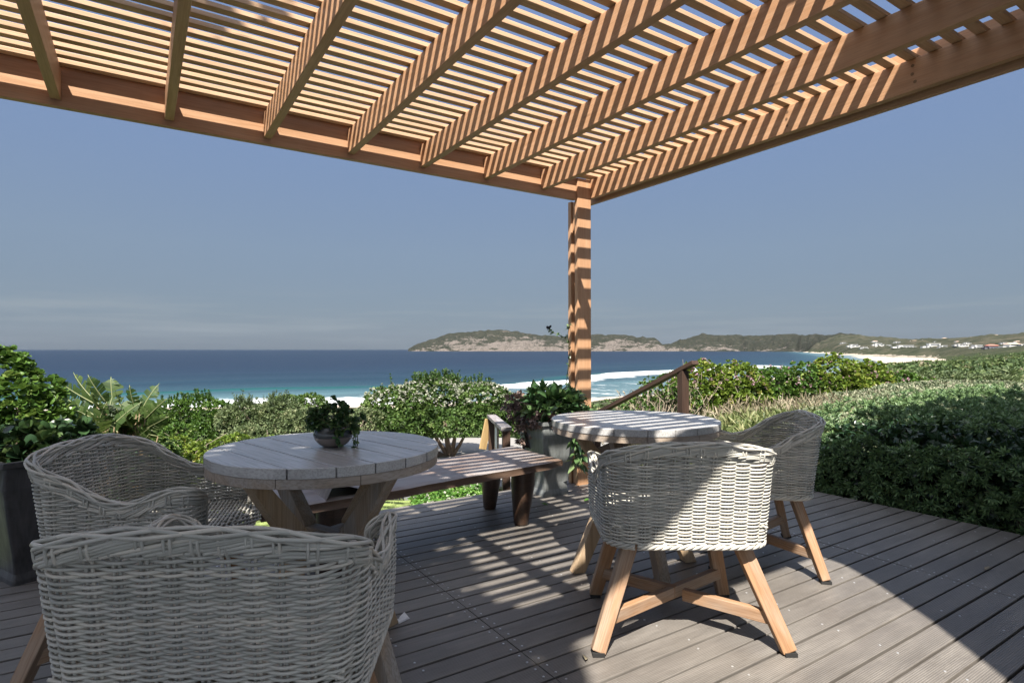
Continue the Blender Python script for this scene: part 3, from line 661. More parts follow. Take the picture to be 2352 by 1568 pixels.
# ================================================================== CARVED BENCH
def bench_mat():
    n = NT('bench_top'); c = n.coord((1, 1, 1)); g = n.noise(n.coord((1.2, 9, 9)), 3, 6, .6, .5); b = n.noise(c, 3.2, 5, .6)
    base = n.ramp(g, [(.3, (.085, .056, .040)), (.55, (.185, .128, .096)), (.75, (.27, .205, .16))])
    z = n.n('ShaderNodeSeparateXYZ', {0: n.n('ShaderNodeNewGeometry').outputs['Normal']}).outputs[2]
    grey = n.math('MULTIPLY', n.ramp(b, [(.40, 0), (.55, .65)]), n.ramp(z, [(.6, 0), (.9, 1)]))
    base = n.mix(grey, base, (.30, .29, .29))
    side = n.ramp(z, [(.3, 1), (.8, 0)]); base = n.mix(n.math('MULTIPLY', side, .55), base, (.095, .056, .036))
    return n.done(n.pbr(base, n.ramp(b, [(.3, .28), (.6, .55)]), n.bump(g, .5, .004), spec=.5))
BENCHM = bench_mat()
bn = empty('carved_bench', (1.4, 3.0, 0), label='long dark carved wooden bench with stout tapering legs', cat='bench')
def bench_pt(t):     # t 0 right end .. 1 left end: near and far edge, in world XY
    near = np.array([np.interp(t, [0, .07, .35, .75, 1], [2.295, 2.15, 1.62, .98, .45]), np.interp(t, [0, .07, .35, .75, 1], [2.955, 2.91, 2.845, 2.755, 2.70])])
    farr = np.array([np.interp(t, [0, .07, .35, .75, 1], [2.31, 2.15, 1.62, .98, .45]), np.interp(t, [0, .07, .35, .75, 1], [3.565, 3.525, 3.40, 3.27, 3.22])])
    return near, farr
def bench_top():
    NT_, NS = 90, 26; ZT, TK = .402, .062
    up_ = np.zeros((NT_, NS, 3)); lo = np.zeros_like(up_)
    for i, t in enumerate(np.linspace(0, 1, NT_)):
        n_, f_ = bench_pt(t)
        e = .012*(fbm(np.array(t*9.0), np.array(3.3), 3, 2)-.5)*2
        for j, s in enumerate(np.linspace(0, 1, NS)):
            p = n_*(1-s)+f_*s; p = p + np.array([.022*math.sin(s*math.pi)*(t < .02), e*(1-2*s)])
            ed = min(s, 1-s, t*3.2, (1-t)*3.2); rnd = .011*math.exp(-ed*34)
            dish = -.010*math.sin(s*math.pi)+.004*(float(fbm(np.array(t*14.), np.array(s*5.), 3, 6))-.5)
            up_[i, j] = (p[0]-1.4, p[1]-3.0, ZT+dish-rnd); lo[i, j] = (p[0]-1.4, p[1]-3.0, ZT-TK+rnd*.8+.006*(s-.5)**2)
            if ed < 1e-6: lo[i, j, :2] *= 1.0
    mb = MB(); mb.grid(up_[::-1], .5); mb.grid(lo, .5)
    for A, B in ((up_[:, 0], lo[:, 0]), (lo[:, -1], up_[:, -1]), (lo[0], up_[0]), (up_[-1], lo[-1])):
        mid = (A+B)/2; c = np.array([0, 0, 0.]); out = mid-mid.mean(0)*0
        nrm = np.cross(np.gradient(A, axis=0), np.array([0, 0, 1.])); nrm /= np.linalg.norm(nrm, axis=1)[:, None]+1e-9
        mid = mid + nrm*.006*(1 if A is not None else 1)
        mb.grid(np.stack([A, mid, B], 0), .5)
    o = mb.build('seat_plank', BENCHM, bn, smooth=True)
    # headrest: a ramp rising to a crest, with a steep dark left face
    hp = np.zeros((16, 20, 3))
    for i, q in enumerate(np.linspace(0, 1, 16)):
        for j, s in enumerate(np.linspace(.02, .98, 20)):
            x = np.interp(q, [0, .55, .72, 1], [1.10, .80, .765, .70]); z = np.interp(q, [0, .35, .55, .64, .72, .85, 1], [.378, .430, .470, .475, .458, .398, .373])
            n_, f_ = bench_pt(np.interp(x, [.45, .98, 1.62, 2.15, 2.3], [1, .75, .35, .07, 0])); y_ = n_[1]*(1-s)+f_[1]*s
            hp[i, j] = (x-1.4 + .05*math.sin(s*math.pi)*(1-q), y_-3.0, z-.012*math.exp(-min(s, 1-s)*30))
    mb = MB(); mb.grid(hp, .5); mb.build('headrest', BENCHM, bn, smooth=True)
bench_top()
for (x, y_, h, rt, rb) in ((2.035, 3.035, .358, .077, .040), (2.055, 3.455, .358, .074, .038), (.82, 2.90, .358, .095, .070), (.84, 3.12, .358, .095, .070)):
    pr = [(0, 0), (rb, 0), (rb*1.15, .012), (rb+(rt-rb)*.55, .12), (rt*.98, .25), (rt, h)]
    mb = MB(); mb.lathe(pr, 14)
    V = np.concatenate(mb.v); V[:, :2] *= (1+.05*np.sin(3*np.arctan2(V[:, 1], V[:, 0])+V[:, 2]*9))[:, None]; V[:, 0] += .03*(V[:, 2]/h-.5)*.4; mb.v = [V]
    o = mb.build('leg', DARKWOOD, bn, smooth=True); o.location = (x-1.4, y_-3.0, 0)
# ================================================================== PLANTERS
def zinc(name, c, c2):
    n = NT(name); a = n.noise(n.coord((6, 6, 1.6)), 3, 6, .65, .6); b = n.noise(n.coord(), 14, 4, .6)
    col = n.ramp(a, [(.3, c2), (.5, c), (.72, tuple(1.35*x for x in c))])
    return n.done(n.pbr(col, n.ramp(a, [(.3, .62), (.7, .45)]), n.bump(b, .15, .003), .25, .4))
def make_planter(x, y_, top, bot, H, rz, mat, lab):
    t = empty('planter', (x, y_, 0), rz, label=lab, cat='planter')
    mb = MB(); prof = [(bot*1.06, 0), (bot*1.06, .02), (bot, .05), (bot*1.02, .10), (bot+(top-bot)*.45, H*.45), (bot+(top-bot)*.86, H*.78), (top*.94, H*.92), (top*.94, H-.03), (top*1.03, H-.028), (top*1.03, H), (top*.90, H), (top*.88, H-.06)]
    rings = []
    for s, z in prof:
        hs = s/2; r = .012; row = []
        for qx, qy in ((1, 1), (-1, 1), (-1, -1), (1, -1)):
            for k in range(4):
                a = math.atan2(qy, qx)-math.pi/4+math.pi/2*k/3; row.append((qx*(hs-r)+r*math.cos(a), qy*(hs-r)+r*math.sin(a), z))
        rings.append(row+row[:1])
    mb.grid(np.array(rings)[::-1], .5); mb.build('pot', mat, t, bevel=.003)
    mb = MB(); g = np.linspace(-top*.43, top*.43, 12); X, Y = np.meshgrid(g, g, indexing='ij'); mb.grid(np.stack([X, Y, H-.045+.02*(fbm(X*40, Y*40, 3)-.5)], -1)); mb.build('soil', plain('soil', (.06, .042, .03), .95, .5, 60), t)
    return t
make_planter(2.655, 3.60, .335, .215, .565, 0, zinc('zinc', (.20, .215, .215), (.125, .135, .138)), 'weathered grey zinc planter between the bench and the corner post')
make_planter(-.42, 3.70, .40, .26, .585, .44, zinc('dark_zinc', (.075, .075, .078), (.045, .045, .047)), 'dark charcoal planter behind the left wicker armchair')
# ================================================================== BOWL
mb = MB(); mb.lathe([(0.001, .004), (.040, 0), (.062, .012), (.080, .034), (.086, .054), (.080, .074), (.066, .088), (.063, .090), (.061, .086), (.072, .070), (.05, .060), (.001, .058)], 40, (0, 0, 0))
n = NT('glazed_bowl'); z = n.n('ShaderNodeSeparateXYZ', {0: n.coord(off=False)}).outputs[2]
cc = n.ramp(n.math('ADD', n.math('MULTIPLY', z, 10.0), n.math('MULTIPLY', n.noise(n.coord(off=False), 22, 3), .10)), [(.46, (.20, .17, .155)), (.52, (.030, .034, .036)), (.9, (.05, .056, .055))])
bo = mb.build('bowl', n.done(n.pbr(cc, .12, spec=.6)), smooth=True, loc=(.585, 2.085, .755)); bo.scale = (.80, .80, .80); tag(bo, 'dark glossy round bowl holding the small plant', 'bowl')
# ================================================================== STAIR RAILS
def rail_right():
    t = empty('stair_rail', (4.19, 3.60, 0), label='dark reddish stair handrail on posts sloping down to the left', cat='handrail')
    P = lambda x, y_, z: Vector((x-4.19, y_-3.60, z))
    stick('newel_post', P(4.19, 3.60, -.3), P(4.19, 3.60, .905), .075, .075, RAILWOOD, t, upv=(.2, 1, 0))
    stick('handrail', P(4.19, 3.46, .985), P(4.19, 5.55, .07), .085, .038, RAILWOOD, t)
    stick('newel_post', P(4.19, 4.80, -.9), P(4.19, 4.80, .37), .075, .075, RAILWOOD, t, upv=(.2, 1, 0))
    stick('lower_rail', P(4.18, 3.64, .47), P(4.18, 5.55, -.365), .04, .10, RAILWOOD, t)
    stick('lower_rail', P(4.18, 3.64, .23), P(4.18, 5.55, -.60), .04, .10, RAILWOOD, t)
    stick('ledge', P(4.24, 3.55, .50), P(4.24, 3.75, .50), .09, .02, RAILWOOD, t)
rail_right()
def rail_left():
    a = Vector((2.79, 4.42, 0)); b = Vector((3.40, 5.70, 0))
    t = empty('stair_rail', a, label='low handrail with a hanging notice behind the zinc planter', cat='handrail')
    GREYRAIL = wood('grey_rail', (.25, .22, .21), (.17, .145, .135), grey=(.30, .29, .30), greyamt=.7)
    d = b-a
    stick('handrail', Vector((0, 0, .385)) - d*.02, d+Vector((0, 0, .335))+d*.02, .10, .035, GREYRAIL, t)
    stick('post', (0, 0, -.36), (0, 0, .365), .07, .07, RAILWOOD, t, upv=d); stick('post', d+Vector((0, 0, -.9)), d+Vector((0, 0, .315)), .07, .07, RAILWOOD, t, upv=d)
    stick('lower_rail', d*.03+Vector((0, 0, -.02)), d*.97+Vector((0, 0, -.10)), .035, .08, RAILWOOD, t)
    stick('brace', d+Vector((-.02, .03, .30)), d+Vector((-.09, .05, -.04)), .022, .09, wood('ochre_board', (.50, .35, .17), (.38, .25, .11)), t, upv=(1, 0, 0))
    m = d*.60; x = d.normalized(); mb = MB(); rot = Matrix.Rotation(math.atan2(d.y, d.x), 3, 'Z')
    mb.box(m+Vector((0, 0, .175)), (.24, .012, .22), rot); sg = mb.build('notice', plain('notice_white', (.66, .67, .68), .5, .1), t)
    mb = MB()
    for dx, dz, sx, sz in ((-.128, 0, .02, .26), (.128, 0, .02, .26), (0, .12, .236, .02), (0, -.12, .236, .02)): mb.box(m+x*dx+Vector((0, 0, .175+dz)), (sx, .02, sz), rot)
    mb.build('frame', TEAKGREY, sg)
rail_left()
# folded paper wedge under the table foot
mb = MB(); mb.add([(0, 0, 0), (.07, .01, 0), (.075, .05, .002), (.0, .045, .001), (.02, .03, .016), (.066, .055, .020)], [(0, 1, 2, 3), (0, 1, 5, 4)])
mb.add([(.0, .0, .004), (.06, .012, .006), (.062, .035, .010), (.004, .03, .008)], [(0, 1, 2, 3)])
pw = mb.build('paper_wedge', plain('paper', (.72, .73, .74), .7, .15, 40), loc=(.885, 2.205, .002)); pw.rotation_euler = (0, 0, .2); pw.scale = (.8, .8, .8); tag(pw, 'folded scrap of paper wedged under a table foot', 'paper')
md = pw.modifiers.new('thick', 'SOLIDIFY'); md.thickness = .0012
# ================================================================== PLANTS
def unit(a): return a/(np.linalg.norm(a, axis=-1, keepdims=True)+1e-9)
def rnd_dirs(n): return unit(RNG.normal(size=(n, 3)))
LEAF = {  # outline (along, across), as pairs from the base
 'diamond': [(0, .0), (.45, 1.0), (1, 0)],
 'lance': [(0, .12), (.30, .85), (.62, .9), (1, 0)],
 'round': [(0, .15), (.30, .80), (.68, 1.0), (.93, .62), (1, 0)],
 'needle': [(0, .6), (.6, 1.0), (1, 0)],
 'strap': [(0, .7), (.35, 1.0), (.7, .8), (1, 0)],
}
def leaf_geo(P, D, L, Wd, shape='diamond', fold=.25, droop=.2, r=None, upb=None):
    """N leaves: positions, directions, lengths, half widths -> verts, faces, rnd, tip"""
    N = len(P); L = np.broadcast_to(L, (N,)); Wd = np.broadcast_to(Wd, (N,))
    D = unit(D); ref = RNG.normal(size=(N, 3))*.6 + np.array([0, 0, 1.]) if upb is None else upb
    X = unit(np.cross(D, ref)); Nn = np.cross(X, D)
    prof = LEAF[shape]; cols = []; tips = []
    for k, (t, wv) in enumerate(prof):
        c = P + D*(L*t)[:, None] - np.array([0, 0, 1.])*(droop*L*t*t)[:, None]
        if k == len(prof)-1: cols.append(c[:, None]); tips.append([1.0])
        else:
            x = X*(Wd*wv)[:, None]; n = Nn*(Wd*wv*fold)[:, None]
            cols.append(np.stack([c-x+n, c, c+x+n], 1)); tips.append([t]*3)
    V = np.concatenate(cols, 1); m = V.shape[1]; K = len(prof)-1; tri = []; quad = []
    for k in range(K-1):
        a = 3*k; quad += [(a, a+1, a+4, a+3), (a+1, a+2, a+5, a+4)]
    a = 3*(K-1); tri = [(a, a+1, m-1), (a+1, a+2, m-1)]
    off = (np.arange(N)*m)[:, None, None]
    Q = (np.array(quad)[None]+off).reshape(-1, 4) if quad else np.zeros((0, 4), int); T = (np.array(tri)[None]+off).reshape(-1, 3)
    r = RNG.random(N) if r is None else r
    return V.reshape(-1, 3), Q, T, np.repeat(r, m), np.tile(np.concatenate(tips), N)
def leaf_obj(name, geos, mat, parent=None, smooth=False):
    V = []; Q = []; T = []; R = []; A = []; n = 0
    for v, q, t, r, a in geos: V.append(v); Q.append(q+n); T.append(t+n); R.append(r); A.append(a); n += len(v)
    V = np.concatenate(V).astype(np.float32); Q = np.concatenate(Q); T = np.concatenate(T)
    me = bpy.data.meshes.new(name); me.vertices.add(len(V)); me.vertices.foreach_set('co', V.ravel())
    li = np.concatenate([Q.ravel(), T.ravel()]).astype(np.int32); me.loops.add(len(li)); me.loops.foreach_set('vertex_index', li)
    st = np.concatenate([np.arange(len(Q))*4, len(Q)*4+np.arange(len(T))*3]).astype(np.int32)
    me.polygons.add(len(st)); me.polygons.foreach_set('loop_start', st); me.update(calc_edges=True)
    for k, a in (('rnd', np.concatenate(R)), ('tip', np.concatenate(A))):
        q = me.attributes.new(k, 'FLOAT', 'POINT'); q.data.foreach_set('value', a.astype(np.float32))
    me.polygons.foreach_set('use_smooth', np.full(len(st), smooth)); me.materials.append(mat)
    o = bpy.data.objects.new(name, me); COL.objects.link(o)
    if parent: o.parent = parent
    return o
def blob_pts(blobs, n, rough=.16, fill=.18, low=-.75):
    B = np.array(blobs, float); wgt = B[:, 3]*B[:, 4]+B[:, 4]*B[:, 5]+B[:, 3]*B[:, 5]; P = []; Nn = []
    while sum(map(len, P)) < n:
        k = RNG.choice(len(B), 4000, p=wgt/wgt.sum()); d = rnd_dirs(4000); ok = d[:, 2] > low
        rr = 1 + rough*(RNG.random(4000)-.65) ; inner = RNG.random(4000) < fill; rr = np.where(inner, .55+.4*RNG.random(4000), rr)
        p = B[k, :3] + d*B[k, 3:6]*rr[:, None]; nn = unit(d/B[k, 3:6])
        for b in range(len(B)):
            q = (((p-B[b, :3])/B[b, 3:6])**2).sum(1); ok &= (q > .62) | (k == b)
        P.append(p[ok]); Nn.append(nn[ok])
    return np.concatenate(P)[:n], np.concatenate(Nn)[:n]
def rosettes(P, Nn, k, L, Wd, shape, spread=1.0, jit=.25, upw=.25, r=None, fold=.25, droop=.1, size=.35):
    """k leaves fanning out of every point around its direction"""
    N = len(P); ax = unit(Nn + np.array([0, 0, upw]) + jit*RNG.normal(size=(N, 3)))
    t1 = unit(np.cross(ax, RNG.normal(size=(N, 3)))); t2 = np.cross(ax, t1); sz = 1 + size*(RNG.random(N)-.5)*2
    geo = []; rr = RNG.random(N) if r is None else r
    for j in range(k):
        a = 2*math.pi*(j*.618) + RNG.random(N)*.6; e = spread*(.25+.85*(j/max(k-1, 1)))
        D = ax*np.cos(e) + (t1*np.cos(a)[:, None]+t2*np.sin(a)[:, None])*np.sin(e)
        geo.append(leaf_geo(P, D, L*sz*(.75+.4*RNG.random(N)), Wd*sz, shape, fold, droop, r=np.clip(rr+.25*(RNG.random(N)-.5), 0, 1)))
    return geo
def twig(mb, a, b, r0, r1, bend=.12, n=6):
    a = np.array(a, float); b = np.array(b, float); t = np.linspace(0, 1, n)[:, None]; L = np.linalg.norm(b-a)
    P = a*(1-t)+b*t + np.sin(t*math.pi)*RNG.normal(size=3)*bend*L + .02*L*RNG.normal(size=(n, 3))*np.sin(t*math.pi)
    mb.tube(P, np.linspace(r0, r1, n), 5, False)
BARK = plain('bark', (.16, .12, .09), .9, .5, 20); TWIG = plain('dry_twig', (.30, .25, .19), .9, .4, 20)
G_BRIGHT = foliage('leaf_bright', [(0, (.024, .058, .012)), (.4, (.052, .112, .020)), (.75, (.092, .165, .032)), (1, (.16, .22, .055))], .38, .24)
G_MID = foliage('leaf_mid', [(0, (.030, .065, .016)), (.5, (.070, .130, .030)), (.8, (.12, .19, .050)), (1, (.19, .24, .09))], .5, .28)
G_GREY = foliage('leaf_greygreen', [(0, (.045, .070, .030)), (.5, (.11, .15, .065)), (.8, (.18, .215, .105)), (1, (.26, .27, .15))], .6, .2)
G_YEL = foliage('leaf_yellowgreen', [(0, (.045, .080, .012)), (.4, (.10, .16, .022)), (.8, (.19, .25, .040)), (1, (.28, .27, .07))], .42, .3)
G_SILVER = foliage('leaf_silver', [(0, (.075, .105, .058)), (.5, (.145, .175, .098)), (.8, (.235, .25, .155)), (1, (.38, .36, .27))], .65, .15)
G_HEDGE = foliage('leaf_hedge', [(0, (.040, .082, .056)), (.5, (.082, .146, .090)), (.85, (.125, .20, .11)), (1, (.30, .33, .29))], .40, .2, tip=(.19, .29, .09), tipamt=.75)
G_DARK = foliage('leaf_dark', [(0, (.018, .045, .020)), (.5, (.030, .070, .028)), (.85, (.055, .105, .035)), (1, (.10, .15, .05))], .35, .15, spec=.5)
G_FLESHY = foliage('leaf_fleshy', [(0, (.030, .075, .030)), (.5, (.060, .125, .045)), (.85, (.11, .19, .070)), (1, (.19, .26, .11))], .32, .18, spec=.5)
G_PURPLE = foliage('leaf_purple', [(0, (.10, .075, .075)), (.5, (.20, .15, .14)), (1, (.36, .25, .20))], .5, .1)
G_STRAP = foliage('leaf_strap', [(0, (.05, .13, .025)), (.6, (.12, .25, .045)), (1, (.22, .34, .09))], .4, .3)
G_DRY = foliage('leaf_dry', [(0, (.12, .095, .06)), (.5, (.21, .175, .115)), (1, (.32, .28, .20))], .8, .15)
PINK = foliage('petal_pink', [(0, (.22, .12, .15)), (.6, (.36, .22, .26)), (1, (.48, .36, .37))], .6, .3)
WHITE = foliage('petal_white', [(0, (.22, .25, .17)), (.6, (.36, .37, .30)), (1, (.50, .49, .43))], .6, .3)
def shrub(name, lab, cat, base, blobs, n, k, L, Wd, mat, shape='diamond', group=None, spread=1.1, stems=6, stem_r=.02, flowers=None, dry=0, fill=.18, rough=.2, stem_mat=None, upw=.25, sprigs=0):
    t = empty(name, base, label=lab, cat=cat, group=group)
    P, Nn = blob_pts(blobs, n, rough, fill)
    clump = np.clip(.5+.9*(fbm(P[:, 0]*6/max(blobs[0][3], .3)+9, P[:, 2]*6/max(blobs[0][3], .3)+P[:, 1]*3, 3, 4)-.5)+.18*RNG.normal(size=len(P)), 0, 1)
    leaf_obj('foliage', rosettes(P, Nn, k, L, Wd, shape, spread, r=clump, upw=upw), mat, t)
    mb = MB(); B = np.array(blobs)
    for j in range(stems):
        b = B[j % len(B)]; twig(mb, (RNG.normal()*.06, RNG.normal()*.06, 0), b[:3]+RNG.normal(size=3)*b[3:6]*.35, stem_r, stem_r*.3, .10)
    for j in range(dry): 
        q = P[RNG.integers(len(P))]; twig(mb, q*np.array([.8, .8, .6]), q*1.02+RNG.normal(size=3)*.06, .006, .003, .2)
    if stems+dry: mb.build('stem', stem_mat or BARK, t, smooth=True)
    if sprigs:
        i = np.argsort(-P[:, 2]+.2*RNG.random(len(P)))[:sprigs]; SP = []; 
        for q in P[i]:
            h = L*RNG.uniform(1.2, 3.2); m = 6
            SP.append(q + np.linspace(0, 1, m)[:, None]*np.array([RNG.normal()*.15*h, RNG.normal()*.15*h, h]))
        SP = np.concatenate(SP); leaf_obj('sprig', rosettes(SP, np.tile([0, 0, 1.], (len(SP), 1)), 4, L*.8, Wd*.8, shape, 1.0, r=.3*RNG.random(len(SP))), mat, t)
    if flowers:
        fm, fn, fk, fl, zmin = flowers; top = np.where(P[:, 2] > zmin)[0]; i = RNG.choice(top, min(fn, len(top)), replace=False)
        fo = leaf_obj('flower', rosettes(P[i]+Nn[i]*L*.5+np.array([0, 0, L*.3]), Nn[i], fk, fl, fl*.45, 'round', 1.5), fm, t); fo['kind'] = 'stuff'
    return t
def at(x, v): return ((x-1176)/1326*v, v)                      # a bearing, as metres right of the axis, at distance v
def base_at(x, v, dz=0.0):
    u, v = at(x, v); return W(u, v, ground(u, v)+dz)
def rel(base, x, y, v): 
    u, v_ = at(x, v); return tuple(W(u, v_, EYE-(y-802.5)/1326*v) - base)
def vb(base, x, y, v, rx, ry, rz):                              # a blob centred on that bearing
    return rel(base, x, y, v) + (rx, ry, rz)
# --- far left: big round-leaved shrub
b = base_at(10, 5.6)
shrub('broadleaf_shrub', 'glossy round leaved shrub at the left edge, reaching above the horizon', 'shrub', b,
      [vb(b, -10, 900, 5.6, .34, .40, .42), vb(b, 60, 925, 5.5, .30, .35, .30), vb(b, -40, 960, 5.4, .40, .4, .40), vb(b, 95, 965, 5.5, .22, .3, .24), vb(b, 10, 850, 5.6, .16, .2, .20), vb(b, 20, 1040, 5.6, .5, .4, .4)], 950, 7, .060, .026, G_BRIGHT, 'round', spread=1.15, stems=8)
# --- giant strelitzia
STREL = foliage('leaf_strelitzia', [(0, (.020, .042, .012)), (.5, (.044, .080, .020)), (1, (.080, .118, .038))], .5, .30, spec=.25)
MIDRIB = plain('midrib', (.19, .21, .10), .5, .2); PETIOLE = plain('petiole', (.16, .11, .055), .6, .4, 12)
def strelitzia(lab, bx, v, leaves):
    b = base_at(bx, v); t = empty('strelitzia', b, label=lab, cat='strelitzia', group='giant strelitzia clump on the slope')
    leaves = leaves + [(bx+RNG.normal()*28, RNG.uniform(965, 1010), bx+RNG.normal()*62, RNG.uniform(905, 985), RNG.uniform(14, 22), RNG.uniform(-.2, .6)) for _ in range(14)]
    for (x0, y0, x1, y1, wd, dv) in leaves:
        p0 = Vector(rel(b, x0, y0, v)); p1 = Vector(rel(b, x1, y1, v+dv)); ax = p1-p0; L = ax.length; ax.normalize()
        side = ax.cross(Vector((F_.x, F_.y, RNG.normal()*.5))).normalized(); side = (side + .28*Vector(RNG.normal(size=3))).normalized(); nrm = ax.cross(side).normalized(); side = nrm.cross(ax).normalized()
        mb = MB(); n = 26; wmax = 1.25*wd/1326*v
        curve = lambda s: p0 + ax*(L*s) + nrm*(.10*L*math.sin(s*2.2)) - Vector((0, 0, .05*L*s*s))
        for sg in (-1, 1):
            s = 0.0; dro = RNG.uniform(.0, .3); rr = RNG.random()
            while s < .985:
                ds = RNG.uniform(.03, .14); e = min(s+ds, 1.0); V = []
                tw = RNG.normal()*.16; dr = dro + abs(RNG.normal())*.22; ln = RNG.uniform(.82, 1.05); Tn = []
                for q in np.linspace(s, e-.006, 3):
                    wq = wmax*max(math.sin(min(q*1.05+.06, 1)*math.pi)**.55, .06)*ln; row = []
                    for k in np.linspace(0, 1, 5):
                        o = side*(sg*wq*k*math.cos(dr*k)) + nrm*(.16*wq*k - wq*math.sin(dr*k)*k) + ax*(wq*k*(.28+tw)); row.append(curve(q)+o)
                    V.append(row)
                mb.grid(np.array(V), float(np.clip(rr+.2*RNG.normal(), 0, 1))); s = e
        o = mb.build('leaf_blade', STREL, t, smooth=True, attrs={'tip': np.zeros(mb.n)})
        mb = MB(); mb.tube([curve(s) for s in np.linspace(0, .97, 10)], np.linspace(.010, .004, 10), 5); mb.build('midrib', MIDRIB, o, smooth=True)
        mb = MB(); m = p0*.55 + Vector((RNG.normal()*.03, RNG.normal()*.03, -.02)); mb.tube(smooth(np.array([tuple(Vector((RNG.normal()*.05, RNG.normal()*.05, 0))), tuple(p0*.3), tuple(m), tuple(p0)]), 1), [.016, .013, .010, .008], 6); mb.build('petiole', PETIOLE, t, smooth=True)
    return t
strelitzia('tall strelitzia with torn paddle leaves, left of the pair', 240, 7.6, [(238,938,180,846,17,.2),(246,925,206,853,16,-.1),(225,930,150,866,15,.3),(215,960,124,902,14,.0),(240,948,218,892,15,-.3),(222,955,153,906,13,.1),(214,975,166,930,14,-.2),(236,1000,214,940,26,-.4),(240,1012,228,966,24,-.5),(205,985,120,960,15,.2),(195,965,132,930,13,.4),(250,962,238,906,16,.3)])
strelitzia('strelitzia with leaves leaning right over the green bushes', 305, 7.9, [(262,935,258,862,20,.1),(282,938,273,872,18,.3),(315,945,302,877,14,-.1),(322,950,371,878,17,.2),(335,962,389,908,16,.0),(335,985,396,944,14,-.2),(308,985,300,948,20,-.4),(318,1005,352,972,16,-.3),(290,980,268,930,18,-.2),(325,970,345,915,15,.4),(300,1030,286,985,22,-.4),(332,1025,350,990,18,-.3)])
# --- bushes on the slope, left to centre
b = base_at(440, 12.5)
shrub('bush', 'bright green rounded bush right of the strelitzia', 'bush', b, [vb(b, 400, 960, 12.5, .55, .5, .38), vb(b, 455, 945, 12.7, .6, .5, .30), vb(b, 500, 960, 12.5, .45, .4, .33), vb(b, 430, 1010, 12, .8, .5, .35)], 2300, 6, .060, .018, G_BRIGHT, 'lance', stems=6, sprigs=40)
b = base_at(610, 12.2)
shrub('bush', 'grey green fine leaved bush behind the plant bowl', 'bush', b, [vb(b, 560, 965, 12.2, .50, .5, .36), vb(b, 640, 958, 12.4, .55, .5, .33), vb(b, 700, 972, 12, .48, .4, .30), vb(b, 610, 1010, 11.8, .8, .5, .32)], 2600, 7, .075, .012, G_GREY, 'needle', stems=6, sprigs=60)
b = base_at(455, 9.2)
shrub('bush', 'low yellow green bush with dry twigs beside the left table', 'bush', b, [vb(b, 400, 1040, 9.2, .36, .35, .24), vb(b, 470, 1050, 9.2, .42, .4, .24), vb(b, 540, 1035, 9.4, .38, .4, .25), vb(b, 465, 1085, 9, .7, .4, .3), vb(b, 620, 1035, 9.6, .45, .4, .22)], 1500, 6, .045, .018, G_YEL, 'round', stems=6, dry=90, stem_mat=TWIG)
b = base_at(690, 21)
shrub('bush', 'brownish dome bush against the white surf', 'bush', b, [vb(b, 660, 945, 21, .8, .7, .55), vb(b, 712, 938, 21, .65, .6, .50)], 1200, 6, .11, .03, G_MID, 'diamond', stems=6, dry=60, stem_mat=TWIG)
b = base_at(800, 15)
shrub('bush', 'low pale bush between the bowl and the flowering shrub', 'bush', b, [vb(b, 775, 980, 15, .5, .5, .36), vb(b, 840, 975, 15.4, .6, .5, .40), vb(b, 720, 990, 14.6, .6, .5, .34)], 1500, 6, .07, .02, G_GREY, 'lance', stems=5, dry=50, stem_mat=TWIG)
b = base_at(290, 13)
shrub('bush', 'pale scrub bush behind the strelitzia leaves', 'bush', b, [vb(b, 230, 985, 13, .8, .6, .45), vb(b, 320, 975, 13.3, .7, .6, .42), vb(b, 120, 1000, 13, .8, .6, .45)], 1300, 6, .07, .02, G_MID, 'lance', stems=5)
b = base_at(330, 8.6)
shrub('bush', 'dark leafy bush low at the foot of the strelitzia', 'bush', b, [vb(b, 330, 1050, 8.6, .5, .4, .32), vb(b, 250, 1050, 8.7, .5, .4, .30)], 700, 6, .05, .02, G_MID, 'round', stems=4)
# --- the flowering shrub with its trunk
v = 16.4; b = base_at(1035, v)
FB = [vb(b, 1010, 945, v, 1.25, .95, .78), vb(b, 900, 940, v, .80, .75, .62), vb(b, 1120, 938, v-.2, .85, .8, .58), vb(b, 1060, 970, v-.6, .80, .7, .36), vb(b, 930, 980, v-.6, .75, .6, .40), vb(b, 870, 975, v-.2, .42, .5, .55), vb(b, 1165, 965, v, .45, .5, .5), vb(b, 1000, 908, v+.2, 1.1, .7, .42), vb(b, 1100, 915, v+.2, .7, .6, .42), vb(b, 1140, 975, v-.3, .5, .5, .32)]
fs = shrub('flowering_shrub', 'broad rounded shrub topped with white blossom on a forked trunk', 'shrub', b, FB, 3600, 7, .105, .024, G_MID, 'lance', spread=1.2, stems=0, flowers=(WHITE, 560, 7, .058, float(rel(b, 1000, 925, v)[2])), rough=.26, sprigs=110)
mb = MB()
for (x, y, r0) in ((985, 975, .07), (1020, 960, .09), (1050, 975, .075), (1075, 985, .06), (945, 1000, .05)):
    e = Vector(rel(b, x, y, v-.2)); m = e*.45 + Vector((0, 0, -.12)); mb.tube(smooth(np.array([(0, 0, -.05), tuple(m*.5), tuple(m), tuple(e)]), 1), [r0*1.15, r0, r0*.8, r0*.45], 7)
e = Vector(rel(b, 925, 1030, v-.6)); mb.tube(smooth(np.array([(0, 0, 0), tuple(e*.5+Vector((0, 0, -.05))), tuple(e)]), 1), [.07, .055, .03], 6)
mb.build('trunk', BARK, fs, smooth=True)
